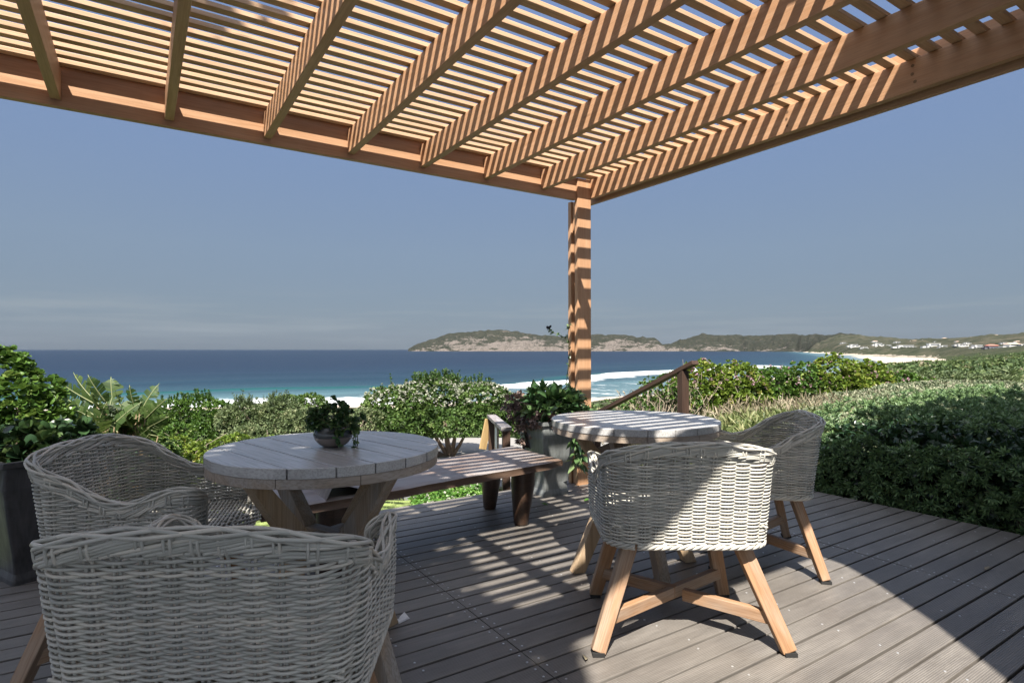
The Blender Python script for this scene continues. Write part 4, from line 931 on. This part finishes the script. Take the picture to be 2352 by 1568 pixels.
# --- right of the post: dry grass, fleshy bush, plumes
def grass(name, lab, base, n, h, sp, wd, mat, kind=None, cat='grass', plume=0, lean=(0, 0)):
    t = empty(name, base, label=lab, cat=cat)
    P = np.stack([RNG.normal(size=n)*sp*.5, RNG.normal(size=n)*sp*.5, np.zeros(n)], -1)
    D = np.stack([P[:, 0]/sp*.7+RNG.normal(size=n)*.35+lean[0], P[:, 1]/sp*.7+RNG.normal(size=n)*.35+lean[1], np.ones(n)], -1)
    leaf_obj('blade', [leaf_geo(P, D, h*(.6+.5*RNG.random(n)), wd, 'strap', .1, .35)], mat, t)
    if plume:
        P2 = P[:plume]; D2 = unit(D[:plume]); L2 = h*(.95+.35*RNG.random(plume)); geo = []
        for j in range(14):
            q = P2 + D2*(L2*(.72+.28*j/13))[:, None]; geo.append(leaf_geo(q, D2+.35*RNG.normal(size=D2.shape), .09*h, .006*h*2, 'needle', .1, .5))
        leaf_obj('plume', geo, G_DRY, t)['kind'] = 'stuff'; mb = MB()
        for q, d, l in zip(P2, D2, L2): mb.tube([q, q+d*l*.5, q+d*l], [.003, .0025, .0015], 4)
        mb.build('stalk', TWIG, t)
    return t
b = base_at(1500, 8.2)
shrub('fleshy_bush', 'bush with bright fleshy tips and brown stems behind the handrail', 'bush', b, [vb(b, 1500, 905, 8.2, .22, .25, .24), vb(b, 1540, 890, 8.3, .20, .25, .22), vb(b, 1470, 935, 8.1, .2, .25, .2), vb(b, 1570, 925, 8.4, .25, .25, .28)], 260, 7, .045, .016, G_BRIGHT, 'round', stems=30, stem_r=.010, dry=120, fill=.5, stem_mat=TWIG)
for i, (x, vv, hh, pl, lx, lab) in enumerate(((1505, 8.6, .95, 26, -.25, 'feathery grass tuft blown left above the handrail'), (1465, 8.8, .62, 12, -.75, 'dry grass tuft drooping to the left below the handrail'), (1555, 8.9, .98, 12, -.05, 'upright feathery grass tuft behind the newel post'))):
    grass('grass_tuft', lab, base_at(x, vv, .05), 240, hh, .22, .007, G_DRY if i < 2 else G_GREY, plume=pl, lean=(R_.x*lx, R_.y*lx))
# --- hedge of pink flowered bushes
PB_ = [(1610, 880, 10.6, .42, .38, 862), (1690, 882, 10.9, .48, .40, 857), (1765, 890, 11.2, .46, .36, 866), (1840, 885, 11.3, .50, .42, 856), (1915, 872, 11.4, .50, .46, 838), (1990, 877, 11.6, .50, .40, 850), (2062, 890, 11.8, .44, .30, 866), (2120, 899, 12.0, .40, .24, 880)]
PL = ['first bush of the pink flowered row, next to the newel post', 'second bush of the pink flowered row from the newel post', 'dip in the pink flowered row, third bush from the newel post', 'fourth bush of the pink flowered row, left of its tallest bush', 'tallest bush of the pink flowered row, reaching over the surf', 'sixth bush of the pink flowered row, right of its tallest bush', 'small pink flowered bush near the right end of the row', 'lowest bush at the right end of the pink flowered row']
for (x, y, vv, rr, rz, yt), lab in zip(PB_, PL):
    b = base_at(x, vv)
    bl = [vb(b, x, y, vv, rr, .42, rz), vb(b, x-25, y+22, vv-.2, rr*.8, .4, rz*.8), vb(b, x+26, y+20, vv-.1, rr*.8, .4, rz*.8), vb(b, x+RNG.normal()*8, yt+14, vv, rr*.45, .25, rz*.5), vb(b, x, y+45, vv-.2, rr*.95, .35, rz*.55)]
    shrub('pink_flowered_bush', lab, 'bush', b, bl, 760, 7, .062, .024, G_YEL if RNG.random() < .55 else G_BRIGHT, 'round', group='row of pink flowered bushes', spread=1.1, stems=14, stem_r=.010, dry=40, stem_mat=TWIG, flowers=(PINK, 46, 6, .034, float(rel(b, x, y+4, vv)[2])), rough=.32)
# --- ground cover
def cover(name, lab, pts, k, L, Wd, mat, shape, spread, cat='plants', upw=.9, parent=None, droop=.2):
    P = np.array([p for p, n in pts]); Nn = np.array([n for p, n in pts])
    o = leaf_obj(name, rosettes(P, Nn, k, L, Wd, shape, spread, upw=upw, droop=droop), mat, parent)
    return tag(o, lab, cat, kind='stuff')
pts = []
for _ in range(2100):
    x = RNG.uniform(1330, 1960); vv = RNG.uniform(5.4, 10.2); u, v_ = at(x, vv); h = RNG.uniform(-.05, .16)
    p = W(u, v_, ground(u, v_)+.10+h+.16*max(0, 1-abs(vv-7.5)/3)); 
    if p.x < 4.75 and p.y < 4.1: continue
    pts.append((p, (0, 0, 1)))
cover('ground_cover', 'pale yellow green strappy ground cover between the handrail and the hedge', pts, 9, .17, .012, foliage('leaf_aloe', [(0, (.055, .085, .022)), (.5, (.125, .155, .052)), (1, (.25, .25, .12))], .5, .25), 'strap', 1.25)
pts = []
for _ in range(1500):
    x = RNG.uniform(1340, 2050); vv = RNG.uniform(8.5, 10.6); u, v_ = at(x, vv); pts.append((W(u, v_, ground(u, v_)+RNG.uniform(.05, .42)), RNG.normal(size=3)*.5+np.array([0, 0, 1])))
cover('dry_stems', 'tangle of dry brown stems under the pink flowered bushes', pts, 4, .20, .006, G_DRY, 'needle', .9, upw=.5)
pts = []
for _ in range(9000):
    X = RNG.uniform(4.7, 13.5); Y = RNG.uniform(2.7, 6.3) + (X-6)*.05
    u = R_.x*X+R_.y*Y; v_ = F_.x*X+F_.y*Y
    if not (.40 < u/v_ < 1.0): continue
    z = ground(u, v_) + .30 + .26*float(np.clip((u/v_-.45)*3.2, 0, 1)) + .18*(float(fbm(np.array(X*1.1), np.array(Y*1.1), 3, 2))-.5)
    pts.append(((X, Y, z), RNG.normal(size=3)*.35+np.array([0, 0, 1])))
cover('silver_ground_cover', 'silvery green low ground cover rising behind the dark hedge', pts, 8, .085, .014, G_SILVER, 'lance', 1.2)
# --- the dark hedge
def hedge():
    t = empty('hedge', (5.2, 1.2, -.3), label='big rounded dark green clipped hedge along the right side of the deck', cat='hedge')
    C = np.array([7.0, -.05, -.02]); H = np.array([2.45, 2.95, .62]); rd = .42; n = 0; PP = []; NN = []
    while n < 11500:
        k = RNG.random(); d = RNG.random((4000, 3))*2-1
        f = RNG.choice(3, 4000, p=[.36, .22, .42]); q = d*(H-rd+.28); s = np.where(RNG.random(4000) < .88, -1, 1)
        for a in range(3):
            m = f == a; q[m, a] = (H[a]-rd+.4)*(-1 if a == 0 else 1)
        inner = np.clip(q, -(H-rd), H-rd); nn = unit(q-inner+1e-6); p = inner+nn*rd
        p = p + nn*(.13*(fbm(p[:, 0]*2.2+p[:, 2]*2, p[:, 1]*2.2+p[:, 2]*1.3, 3, 11)-.5)[:, None] + .03*RNG.normal(size=(4000, 1))) 
        p = p + C; p[:, 1] += (p[:, 0]-4.6)*.10
        ok = (p[:, 2] > -.42)
        PP.append(p[ok]); NN.append(nn[ok]); n += int(ok.sum())
    P = np.concatenate(PP)-np.array([5.2, 1.2, -.3]); Nn = np.concatenate(NN)
    r = np.clip(.42+.20*RNG.normal(size=len(P)), 0, .93); r[RNG.random(len(P)) < .012] = 1
    leaf_obj('foliage', rosettes(P, Nn, 14, .044, .0050, 'needle', 1.25, r=r, upw=.15, jit=.45, size=.4), G_HEDGE, t)
    # darker leaves and wood inside, closing the gaps
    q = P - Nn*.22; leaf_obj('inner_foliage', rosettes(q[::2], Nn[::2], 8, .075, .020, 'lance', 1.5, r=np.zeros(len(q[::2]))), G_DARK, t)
    mb = MB()
    for _ in range(90):
        a = np.array([RNG.uniform(-.5, 2.5), RNG.uniform(-3, 1.6), -.25]); twig(mb, a, a+np.array([RNG.normal()*.3, RNG.normal()*.3, RNG.uniform(.5, .8)]), .012, .005)
    mb.build('stem', BARK, t, smooth=True)
hedge()
# --- lawn edge flowers under the bench
pts = []
for _ in range(1500):
    u, v_ = at(RNG.uniform(948, 1140), RNG.uniform(5.3, 7.6)); pts.append((W(u, v_, ground(u, v_)+.02+.10*RNG.random()), RNG.normal(size=3)*.5+np.array([0, 0, 1])))
dz = cover('daisy_patch', 'bright green daisy ground cover below the bench', pts, 6, .055, .016, G_STRAP, 'lance', 1.2)
i = RNG.choice(len(pts), 240, replace=False); P = np.array([pts[k][0] for k in i])+np.array([0, 0, .05])
o = leaf_obj('flower', rosettes(P, np.tile([0, 0, 1.], (240, 1)), 6, .020, .007, 'round', 1.5), WHITE, dz); tag(o, kind='stuff')
# grass blades of the lawn near the deck
n = 9000; a = RNG.uniform(-.9, .1, n); vv = RNG.uniform(4.2, 7.4, n)
P = wxy(a*vv, vv, np.array([ground(x*y_, y_) for x, y_ in zip(a, vv)]))
tag(leaf_obj('lawn_grass', [leaf_geo(P, RNG.normal(size=(n, 3))*.5+np.array([0, 0, 1]), .035, .004, 'needle', .1, .4)], foliage('leaf_lawn', [(0, (.13, .19, .05)), (1, (.30, .34, .14))], .6, .3)), 'short sunlit lawn grass in front of the deck', 'grass', kind='stuff')
# --- strap plants and ivy left of the dark planter
b = W(-3.10, 4.15, ground(-3.1, 4.15)); t = empty('strap_leaf_plant', b, label='bright green strap leaved plant at the deck edge, far left', cat='plant')
P = np.tile([[0, 0, .35]], (60, 1))+RNG.normal(size=(60, 3))*np.array([.16, .12, .05]); leaf_obj('foliage', rosettes(P, np.tile([0, 0, 1.], (60, 1)), 7, .34, .020, 'strap', 1.1, droop=.35), G_STRAP, t)
b = W(-3.4, 4.5, ground(-3.4, 4.5)); shrub('ivy_bush', 'dark small leaved bush behind the charcoal planter', 'bush', b, [(0, 0, .65, .45, .4, .55), (.1, -.1, .3, .5, .4, .4)], 800, 6, .04, .018, G_DARK, 'round', stems=5)
# --- jade plant in the dark planter
b = Vector((-.42, 3.70, .54)); t = empty('jade_plant', b, label='dark jade plant with fat round leaves in the charcoal planter', cat='plant')
P, Nn = blob_pts([(-.10, .0, .08, .17, .16, .085), (.10, .04, .085, .15, .15, .08), (-.20, -.04, .06, .10, .12, .07), (.17, .08, .05, .08, .1, .06)], 120, .3, .3)
leaf_obj('foliage', rosettes(P, Nn, 8, .060, .023, 'round', 1.2, fold=.4, droop=.05), G_DARK, t, smooth=True)
mb = MB()
for q in P[::5]: twig(mb, (RNG.normal()*.04, RNG.normal()*.04, 0), q, .012, .006)
mb.build('stem', plain('jade_stem', (.12, .13, .07), .7), t, smooth=True)
# --- planting in the zinc planter
b = Vector((2.655, 3.60, .53)); t = empty('planter_plant', b, label='large leaved green plant spilling out of the zinc planter', cat='plant')
P, Nn = blob_pts([(.06, .02, .12, .22, .2, .11), (-.08, -.02, .09, .15, .16, .10), (.22, .06, .08, .14, .14, .09), (.0, .0, .20, .09, .09, .08)], 58, .3, .35)
leaf_obj('foliage', rosettes(P, Nn, 10, .115, .024, 'lance', 1.15, fold=.35, droop=.15, upw=.55), G_FLESHY, t, smooth=True)
tr = []; mb = MB(); Q = [Vector((.03, -.15, .05)), Vector((.06, -.235, .0)), Vector((.075, -.25, -.10)), Vector((.085, -.255, -.20)), Vector((.08, -.26, -.28))]
for p, q in zip(Q[:-1], Q[1:]):
    for s in np.linspace(0, 1, 4): tr.append(p*(1-s)+q*s)
mb.tube(tr, .005, 5); TP = np.array(tr[4:])
leaf_obj('trailing_leaves', rosettes(TP, np.tile([0, -.5, -.3], (len(TP), 1)), 4, .085, .020, 'lance', 1.3, upw=0, droop=.3), G_FLESHY, t, smooth=True)
for q in P[::2]: twig(mb, (RNG.normal()*.05, RNG.normal()*.05, 0), q, .008, .005)
mb.build('stem', plain('green_stem', (.18, .22, .09), .6), t, smooth=True)
t2 = empty('succulent', b, label='pinkish brown succulent on the left side of the zinc planter', cat='plant')
P, Nn = blob_pts([(-.17, .05, .09, .10, .13, .09), (-.12, -.10, .05, .10, .08, .06), (-.24, .10, .13, .07, .08, .10), (-.21, .03, -.06, .05, .05, .12)], 120, .3, .3)
leaf_obj('foliage', rosettes(P, Nn, 8, .042, .011, 'lance', 1.2, fold=.4), G_PURPLE, t2, smooth=True)
# vine climbing by the post, with a butterfly at its tip
def vpt(x, y, v): u, v_ = at(x, v); return W(u, v_, EYE-(y-802.5)/1326*v)
vb0 = vpt(1300, 925, 4.62); vt = empty('vine', vb0, label='thin climbing stem with small leaves left of the corner post', cat='vine')
path = smooth(np.array([tuple(vpt(x, y, 4.62)-vb0) for x, y in [(1300, 925), (1297, 900), (1303, 880), (1302, 860), (1306, 840), (1308, 815), (1309, 800), (1306, 785), (1300, 775), (1290, 771), (1280, 768), (1272, 763), (1262, 761)]]), 1)
path2 = np.array([tuple(vpt(x, y, 4.62)-vb0) for x, y in [(1306, 785), (1304, 770), (1306, 757), (1305, 750), (1308, 745)]])
mb = MB(); mb.tube(path, np.linspace(.004, .002, len(path)), 5); mb.tube(path2, .002, 5); mb.build('stem', plain('vine_stem', (.13, .13, .07), .7), vt, smooth=True)
VP = np.concatenate([path[1:], path2[1:]]); leaf_obj('foliage', rosettes(np.repeat(VP, 2, 0)+.004*RNG.normal(size=(2*len(VP), 3)), RNG.normal(size=(2*len(VP), 3)), 2, .026, .008, 'lance', 1.0), G_FLESHY, vt)
bt = empty('butterfly', vpt(1259, 757, 4.62), label='small dark butterfly perched on the tip of the vine', cat='butterfly')
mb = MB(); mb.tube([(-.012, 0, -.006), (0, 0, 0), (.014, 0, .006)], [.0015, .0028, .0012], 6); mb.build('body', RUBBER, bt)
for sg in (-1, 1):
    mb = MB(); out = [(-.006, 0), (-.016, .012), (-.014, .026), (-.002, .030), (.004, .022), (.014, .034), (.026, .036), (.026, .020), (.012, .004)]
    mb.add([(R_.x*x, R_.y*x, .004+y*.9) for x, y in out] , [list(range(9))]); mb.v = [np.concatenate(mb.v)+np.array([[F_.x*sg*y*.35, F_.y*sg*y*.35, 0] for x, y in out])]
    mb.build('wing', plain('butterfly_wing', (.012, .012, .022), .6, .3, 200), bt)
# --- small plant in the bowl
b = Vector((.585, 2.085, .81)); t = empty('bowl_plant', b, label='small bushy round leaved plant growing in the dark bowl', cat='plant')
P, Nn = blob_pts([(.0, .0, .045, .060, .060, .040), (-.045, .02, .04, .045, .045, .032), (.01, .01, .085, .032, .032, .032), (.055, -.015, .035, .045, .040, .035), (.03, -.045, .02, .045, .035, .028)], 115, .5, .35)
leaf_obj('foliage', rosettes(P, Nn, 6, .020, .0078, 'round', 1.2, fold=.4), foliage('leaf_bowl', [(0, (.020, .055, .020)), (.5, (.038, .085, .028)), (.85, (.085, .15, .05)), (1, (.17, .24, .09))], .4, .2), t, smooth=True)
mb = MB(); TP = []
for (a, l) in ((-.9, .05), (-.45, .07), (.15, .045), (-1.7, .03)):
    d = Vector((math.cos(a), math.sin(a), 0)); q = [d*.04+Vector((0, 0, .02)), d*.072+Vector((0, 0, .015)), d*.085+Vector((0, 0, -.012)), d*.085+Vector((0, 0, -.012-l*.8))]
    mb.tube(q, .0016, 4); TP += [tuple(p_) for p_ in q] + [tuple((q[2]+q[3])/2)]
for q in P[::4]: twig(mb, (0, 0, 0), q, .003, .002)
mb.build('stem', plain('bowl_stem', (.14, .17, .07), .6), t)
leaf_obj('trailing_leaves', rosettes(np.array(TP), np.tile([0, -.4, -.2], (len(TP), 1)), 4, .018, .0075, 'round', 1.3, upw=0), G_FLESHY, t, smooth=True)
# --- tree behind and left of the viewer (outside the picture): its crown dapples the deck
b = Vector((-3.6, -1.9, -.4)); sh = lambda sx, sy, h: (sx-.422*h-b.x, sy-.556*h-b.y, h-b.z)
TB = [sh(.38, 2.75, 5.2)+(1.05, .62, .5), sh(-.6, 2.6, 5.0)+(1.1, .9, .5), sh(-.9, 3.0, 5.4)+(.9, .7, .6), sh(.45, 1.95, 5.0)+(.80, .7, .5), sh(-1.5, 1.9, 5.6)+(1.2, 1.2, .9), sh(.75, .75, 4.6)+(.62, .75, .4), sh(.85, 3.25, 5.3)+(.62, .45, .28), sh(.85, 3.80, 5.3)+(.62, .36, .25)]
tt = shrub('tree', 'leafy tree behind the deck, left of the viewer', 'tree', b, TB, 4200, 6, .13, .040, G_MID, 'lance', stems=0, rough=.42, fill=.45)
mb = MB(); mb.tube([(0, 0, 0), (.05, .1, 1.6), (.2, .3, 3.0), (.3, .5, 4.2)], [.16, .13, .10, .06], 9)
for q in TB: twig(mb, (.15, .25, 2.6), q[:3], .06, .02, .08)
mb.build('trunk', BARK, tt, smooth=True)
# --- scrub on the dunes and hills: many small domes in one object
def scrub():
    geo = []
    n = 8000; a = RNG.uniform(-.75, 1.0, n); v_ = np.exp(RNG.uniform(math.log(19), math.log(900), n))
    P = []; S_ = []
    for x, y_ in zip(a, v_):
        V, Z = column(x); z = float(np.interp(math.log(y_), V, Z)); sg = float(np.interp(math.log(y_), V, np.arange(len(V))))
        if z < -13.4 or sg > 10.6 or (sg > 5.6 and z < -10.5): continue
        if y_ < 24 and x < .3: continue
        P.append(tuple(W(x*y_, y_, z))); S_.append(y_)
    P = np.array(P); S_ = np.array(S_); m = 26; r = (.010+.012*RNG.random(len(P)))*S_**.92*1.15; r = np.minimum(r, 2.6)
    d = rnd_dirs(len(P)*m); d[:, 2] = np.abs(d[:, 2]); rep = np.repeat(np.arange(len(P)), m)
    C = P[rep] + d*r[rep][:, None]*np.array([1.25, 1.25, .62]); tone = np.clip(.30+.30*RNG.normal(size=len(P)), 0, 1)
    L = r[rep]*.55; D = d + .7*RNG.normal(size=d.shape)
    return leaf_obj('dune_scrub', [leaf_geo(C-unit(D)*L[:, None]*.5, D, L, L*.34, 'diamond', .3, .05, r=np.clip(tone[rep]+.12*RNG.normal(size=len(rep)), 0, 1))], foliage('leaf_scrub', [(0, (.030, .055, .018)), (.35, (.058, .095, .028)), (.7, (.095, .130, .042)), (.9, (.17, .165, .085)), (1, (.24, .21, .15))], .7, .15))
tag(scrub(), 'green coastal scrub covering the dunes above the beach', 'scrub', kind='stuff')
# --- spiky plant and small shrubs beyond the hedge, right edge
b = base_at(2322, 17); t = empty('spiky_plant', b, label='spiky palm like plant standing in the scrub at the right edge', cat='plant')
P = np.array([[0, 0, .55], [.12, .1, .45], [-.25, .05, .35], [.3, -.1, .30]]); leaf_obj('foliage', rosettes(P, np.tile([0, 0, 1.], (4, 1)), 26, .5, .022, 'strap', 1.5, droop=.3), G_GREY, t)
for (x, y, vv, rx, rz, lab) in ((2090, 868, 17, .8, .32, 'grey green bush at the right end of the pink flowered row'), (2190, 872, 16, .9, .30, 'wide grey green bush behind the silver ground cover'), (2270, 878, 15, .8, .30, 'low grey green bush left of the spiky plant')):
    b = base_at(x, vv); shrub('bush', lab, 'bush', b, [vb(b, x, y+10, vv, rx, .7, rz), vb(b, x+35, y+14, vv, rx*.7, .6, rz*.8)], 900, 6, .085, .02, G_GREY, 'lance', stems=4)

# --- a few fallen leaves on the boards
for k, (x, y_, lab) in enumerate(((2.72, 3.25, 'fallen green leaf on the boards in front of the zinc planter'), (2.43, 3.30, 'small curled leaf on the boards beside the bench leg'), (1.35, 1.62, 'dry leaf on the boards between the two front chairs'), (3.55, 1.15, 'dry leaf on the shaded boards at the right'))):
    geo = leaf_geo(np.zeros((1, 3)), np.array([[math.cos(k*2.1), math.sin(k*2.1), .06]]), .05, .012, 'lance', .5, -.1); o = leaf_obj('fallen_leaf', [geo], G_STRAP if k < 2 else G_DRY, smooth=True); o.location = (x, y_, .004)
    m_ = o.modifiers.new('thick', 'SOLIDIFY'); m_.thickness = .0008; tag(o, lab, 'leaf', 'fallen leaves on the deck')
# ================================================================== HOUSES ACROSS THE BAY
HW = plain('white_render', (.50, .50, .49), .8, .08, .3); HG = plain('grey_render', (.38, .39, .40), .8, .1, .3); HD = plain('window_dark', (.05, .06, .075), .25, .1, .3)
RR = plain('red_roof', (.42, .16, .12), .8, .2, .3); RG = plain('grey_roof', (.45, .44, .43), .8, .15, .3); RB = plain('tan_roof', (.42, .31, .24), .8, .2, .3); HDK = plain('dark_render', (.10, .10, .115), .8, .1, .3)
def house(x, y, wpx, hpx, v, wall, roof, lab, kind='flat', wings=1):
    a = (x-1176)/1326; V, Z = column(a); vs = np.geomspace(560, 3400, 260); zs = np.interp(np.log(vs), V, Z)
    hit = np.where((802.5-(zs-EYE)*1326/vs <= y) & (zs > -9))[0]; v = float(vs[hit[0]]) if len(hit) else v   # where that bearing meets the hillside
    s = v/1326; u = a*v; z = ground(u, v)+.4; wd = wpx*s*.86; h = hpx*s*.82; dp = min(wd*.7, 14)
    zg = z - 4.0; b = W(u, v, z)
    t = empty('house', b, -TH, label=lab, cat='house', group='houses above the far beach')
    mb = MB(); mb.box((0, 0, (h*.5+(zg-z))/2), (wd, dp, h*.5-(zg-z))); mb.box((wd*.06*(1 if wings else -1), dp*.12, h*.72), (wd*.74, dp*.8, h*.44)); mb.box((-wd*.62, .1*dp, h*.20), (wd*.24, dp*.6, h*.46))
    mb.build('wall', wall, t)
    rf = MB()
    if kind == 'flat':
        rf.box((wd*.06*(1 if wings else -1), dp*.12, h*.965), (wd*.80, dp*.88, h*.06)); rf.box((0, -.02*dp, h*.525), (wd*1.04, dp*1.04, h*.05))
    else:
        a, q = wd*.43, dp*.46; c = wd*.06; e = h*.945; rf.add([(c-a, -q+.1*dp, e), (c+a, -q+.1*dp, e), (c+a, q+.1*dp, e), (c-a, q+.1*dp, e), (c-a*.55, .1*dp, e+h*.34), (c+a*.55, .1*dp, e+h*.34)], [(0, 1, 5, 4), (1, 2, 5), (2, 3, 4, 5), (3, 0, 4), (3, 2, 1, 0)])
    rf.build('roof', roof, t)
    n = max(2, int(wpx/9))
    for k in range(n):
        m = MB(); m.box((-wd*.42+(k+.5)*wd*.84/n, -dp*.505, h*.26), (wd*.84/n*.62, .12, h*.26)); m.build('window', HD, t)
    m = MB(); m.box((wd*.06, -dp*.285, h*.74), (wd*.58, .12, h*.22)); m.build('window', HD, t)
HL = [(1962, 797, 26, 7, 1950, HW, RG, 'flat', 'white house at the left end of the far row, above the bay'), (1985, 801, 16, 5, 1900, HW, HW, 'flat', 'low white house below the left end of the far row'),
 (2018, 794, 24, 7, 1880, HW, HW, 'flat', 'flat white house with dark windows in the left part of the far row'), (2040, 797, 18, 6, 1800, HG, HW, 'flat', 'small grey and white house beside the left group'),
 (2082, 799.5, 52, 8, 1600, HW, HW, 'flat', 'long low white house in the middle of the far row'), (2062, 789, 18, 5, 2000, HG, RG, 'flat', 'grey house on the slope over the long white house'),
 (2100, 787, 20, 5, 2000, HG, RB, 'hip', 'tan roofed house on the skyline over the long white house'), (2143, 801, 40, 15, 1350, HW, HW, 'flat', 'big two storey white house with glassy front'),
 (2168, 800, 20, 8, 1350, HW, HW, 'flat', 'white wing house right of the big two storey white house'), (2208, 795, 28, 6, 1350, HW, RG, 'flat', 'white house with dark roof line above the beach end'),
 (2246, 801.5, 26, 11, 1080, HW, HW, 'flat', 'white cube house left of the red roof'), (2278, 802, 30, 10, 1050, HDK, RR, 'hip', 'dark house with the red hipped roof'),
 (2325, 801, 40, 13, 900, HW, RB, 'hip', 'white house with tan roof at the right edge'), (2300, 801.5, 12, 7, 960, HW, HW, 'flat', 'small white house between the red roof and the right edge'),
 (2350, 800.5, 18, 12, 880, HW, HW, 'flat', 'white tower like house cut by the right edge'),
 (2170, 780, 14, 4, 2300, HW, RB, 'hip', 'cream house on the skyline above the beach end'), (2186, 783, 16, 4, 2200, HG, RG, 'flat', 'grey house just below the skyline above the beach end'), (2240, 785, 18, 4, 1900, HG, RG, 'flat', 'grey house on the right hillside'), (2262, 783, 12, 4, 1850, HW, RG, 'flat', 'small white house on the right hillside'), (2288, 774, 14, 5, 1760, HW, RB, 'hip', 'white house on the crest of the right hill'), (2232, 777.5, 12, 4, 1950, HW, RB, 'hip', 'cream house on the crest left of the dark tree'),
 (1938, 791, 14, 5, 2000, HG, RG, 'flat', 'small grey house at the far left, above the bay'), (2010, 787, 14, 4, 2000, HG, RB, 'hip', 'small tan roofed house over the left group'), (2125, 784, 16, 4, 2000, HW, RG, 'flat', 'small white house on the slope left of the big two storey house'),
 (2150, 788, 18, 5, 1900, HG, RG, 'flat', 'grey house directly over the big two storey white house'), (2200, 788, 14, 4, 1800, HG, RB, 'hip', 'tan roofed house over the white house with dark roof line'), (2222, 790, 14, 4, 1700, HW, RG, 'flat', 'small white house over the white cube house'),
 (2308, 791, 18, 5, 1200, HG, RG, 'flat', 'grey house above and right of the red roof'), (2338, 789, 16, 5, 1100, HW, RB, 'hip', 'cream house above the house at the right edge')]
for x, y, a, h, v, wl, rf, kd, lab in HL: house(x, y, a, h, v, wl, rf, lab, kd, int(x) % 2)
# ================================================================== PARKED CAR, mostly hidden by table and bench
def car():
    v = 11.4; u = (992-1176)/1326*v; b = W(u, v, ground(u, v)-.10); t = empty('parked_car', b, -TH+math.radians(95), label='silver car parked below the lawn, glimpsed under the bench', cat='car')
    paint = plain('silver_paint', (.42, .44, .46), .3, .05, 3, .5, .5, 0)
    prof = [(-.02, .24), (.0, .60), (.10, .70), (1.05, .86), (1.75, 1.20), (3.2, 1.22), (4.0, .92), (4.25, .86), (4.28, .30)]
    sec = []
    for q, z in prof:
        hw = .84 if z < 1.0 else .62; sec.append([(-hw*.96, q, .22), (-hw, q, min(z, .62)), (-hw*.95, q, z-.03), (-hw*.8, q, z), (hw*.8, q, z), (hw*.95, q, z-.03), (hw, q, min(z, .62)), (hw*.96, q, .22)])
    mb = MB(); mb.grid(np.array(sec, float)); mb.add(sec[0], [list(range(8))]); mb.add(sec[-1], [list(range(8))[::-1]]); mb.build('body', paint, t, smooth=False)
    mb = MB(); mb.add([(-.66, 1.12, .91), (.66, 1.12, .91), (.56, 1.72, 1.175), (-.56, 1.72, 1.175)], [(0, 1, 2, 3)]); V = np.concatenate(mb.v)+np.array([0, -.012, .012]); mb.v = [V]; mb.build('windscreen', HD, t)
    mb = MB(); mb.box((0, -.03, .36), (1.5, .10, .16)); mb.build('bumper', RUBBER, t)
    for sx in (-1, 1):
        mb = MB(); mb.lathe([(0.001, 0), (.09, .01), (.12, .03), (.12, .06)], 16); o = mb.build('headlight', plain('lamp_glass', (.7, .72, .74), .1, .05), t, smooth=True); o.location = (sx*.60, .0, .56); o.rotation_euler = (math.radians(-90), 0, 0)
        for q in (.75, 3.4):
            mb = MB(); mb.lathe([(.001, -.10), (.30, -.10), (.31, -.08), (.31, .08), (.30, .10), (.001, .10)], 20); o = mb.build('wheel', RUBBER, t, smooth=False); o.location = (sx*.76, q, .31); o.rotation_euler = (0, math.radians(90), 0)
car()
# ================================================================== HAZE
hz = MB(); hz.box((0, 0, 300), (42000, 42000, 640)); n = NT('haze_air')
pv = n.n('ShaderNodeVolumePrincipled'); pv.inputs['Color'].default_value = (.86, .92, 1, 1); pv.inputs['Density'].default_value = 4e-6; pv.inputs['Anisotropy'].default_value = .2
n.t.links.new(pv.outputs[0], n.out.inputs['Volume'])
tag(hz.build('haze', n.m), 'thin sea haze in the air over the bay', kind='stuff')
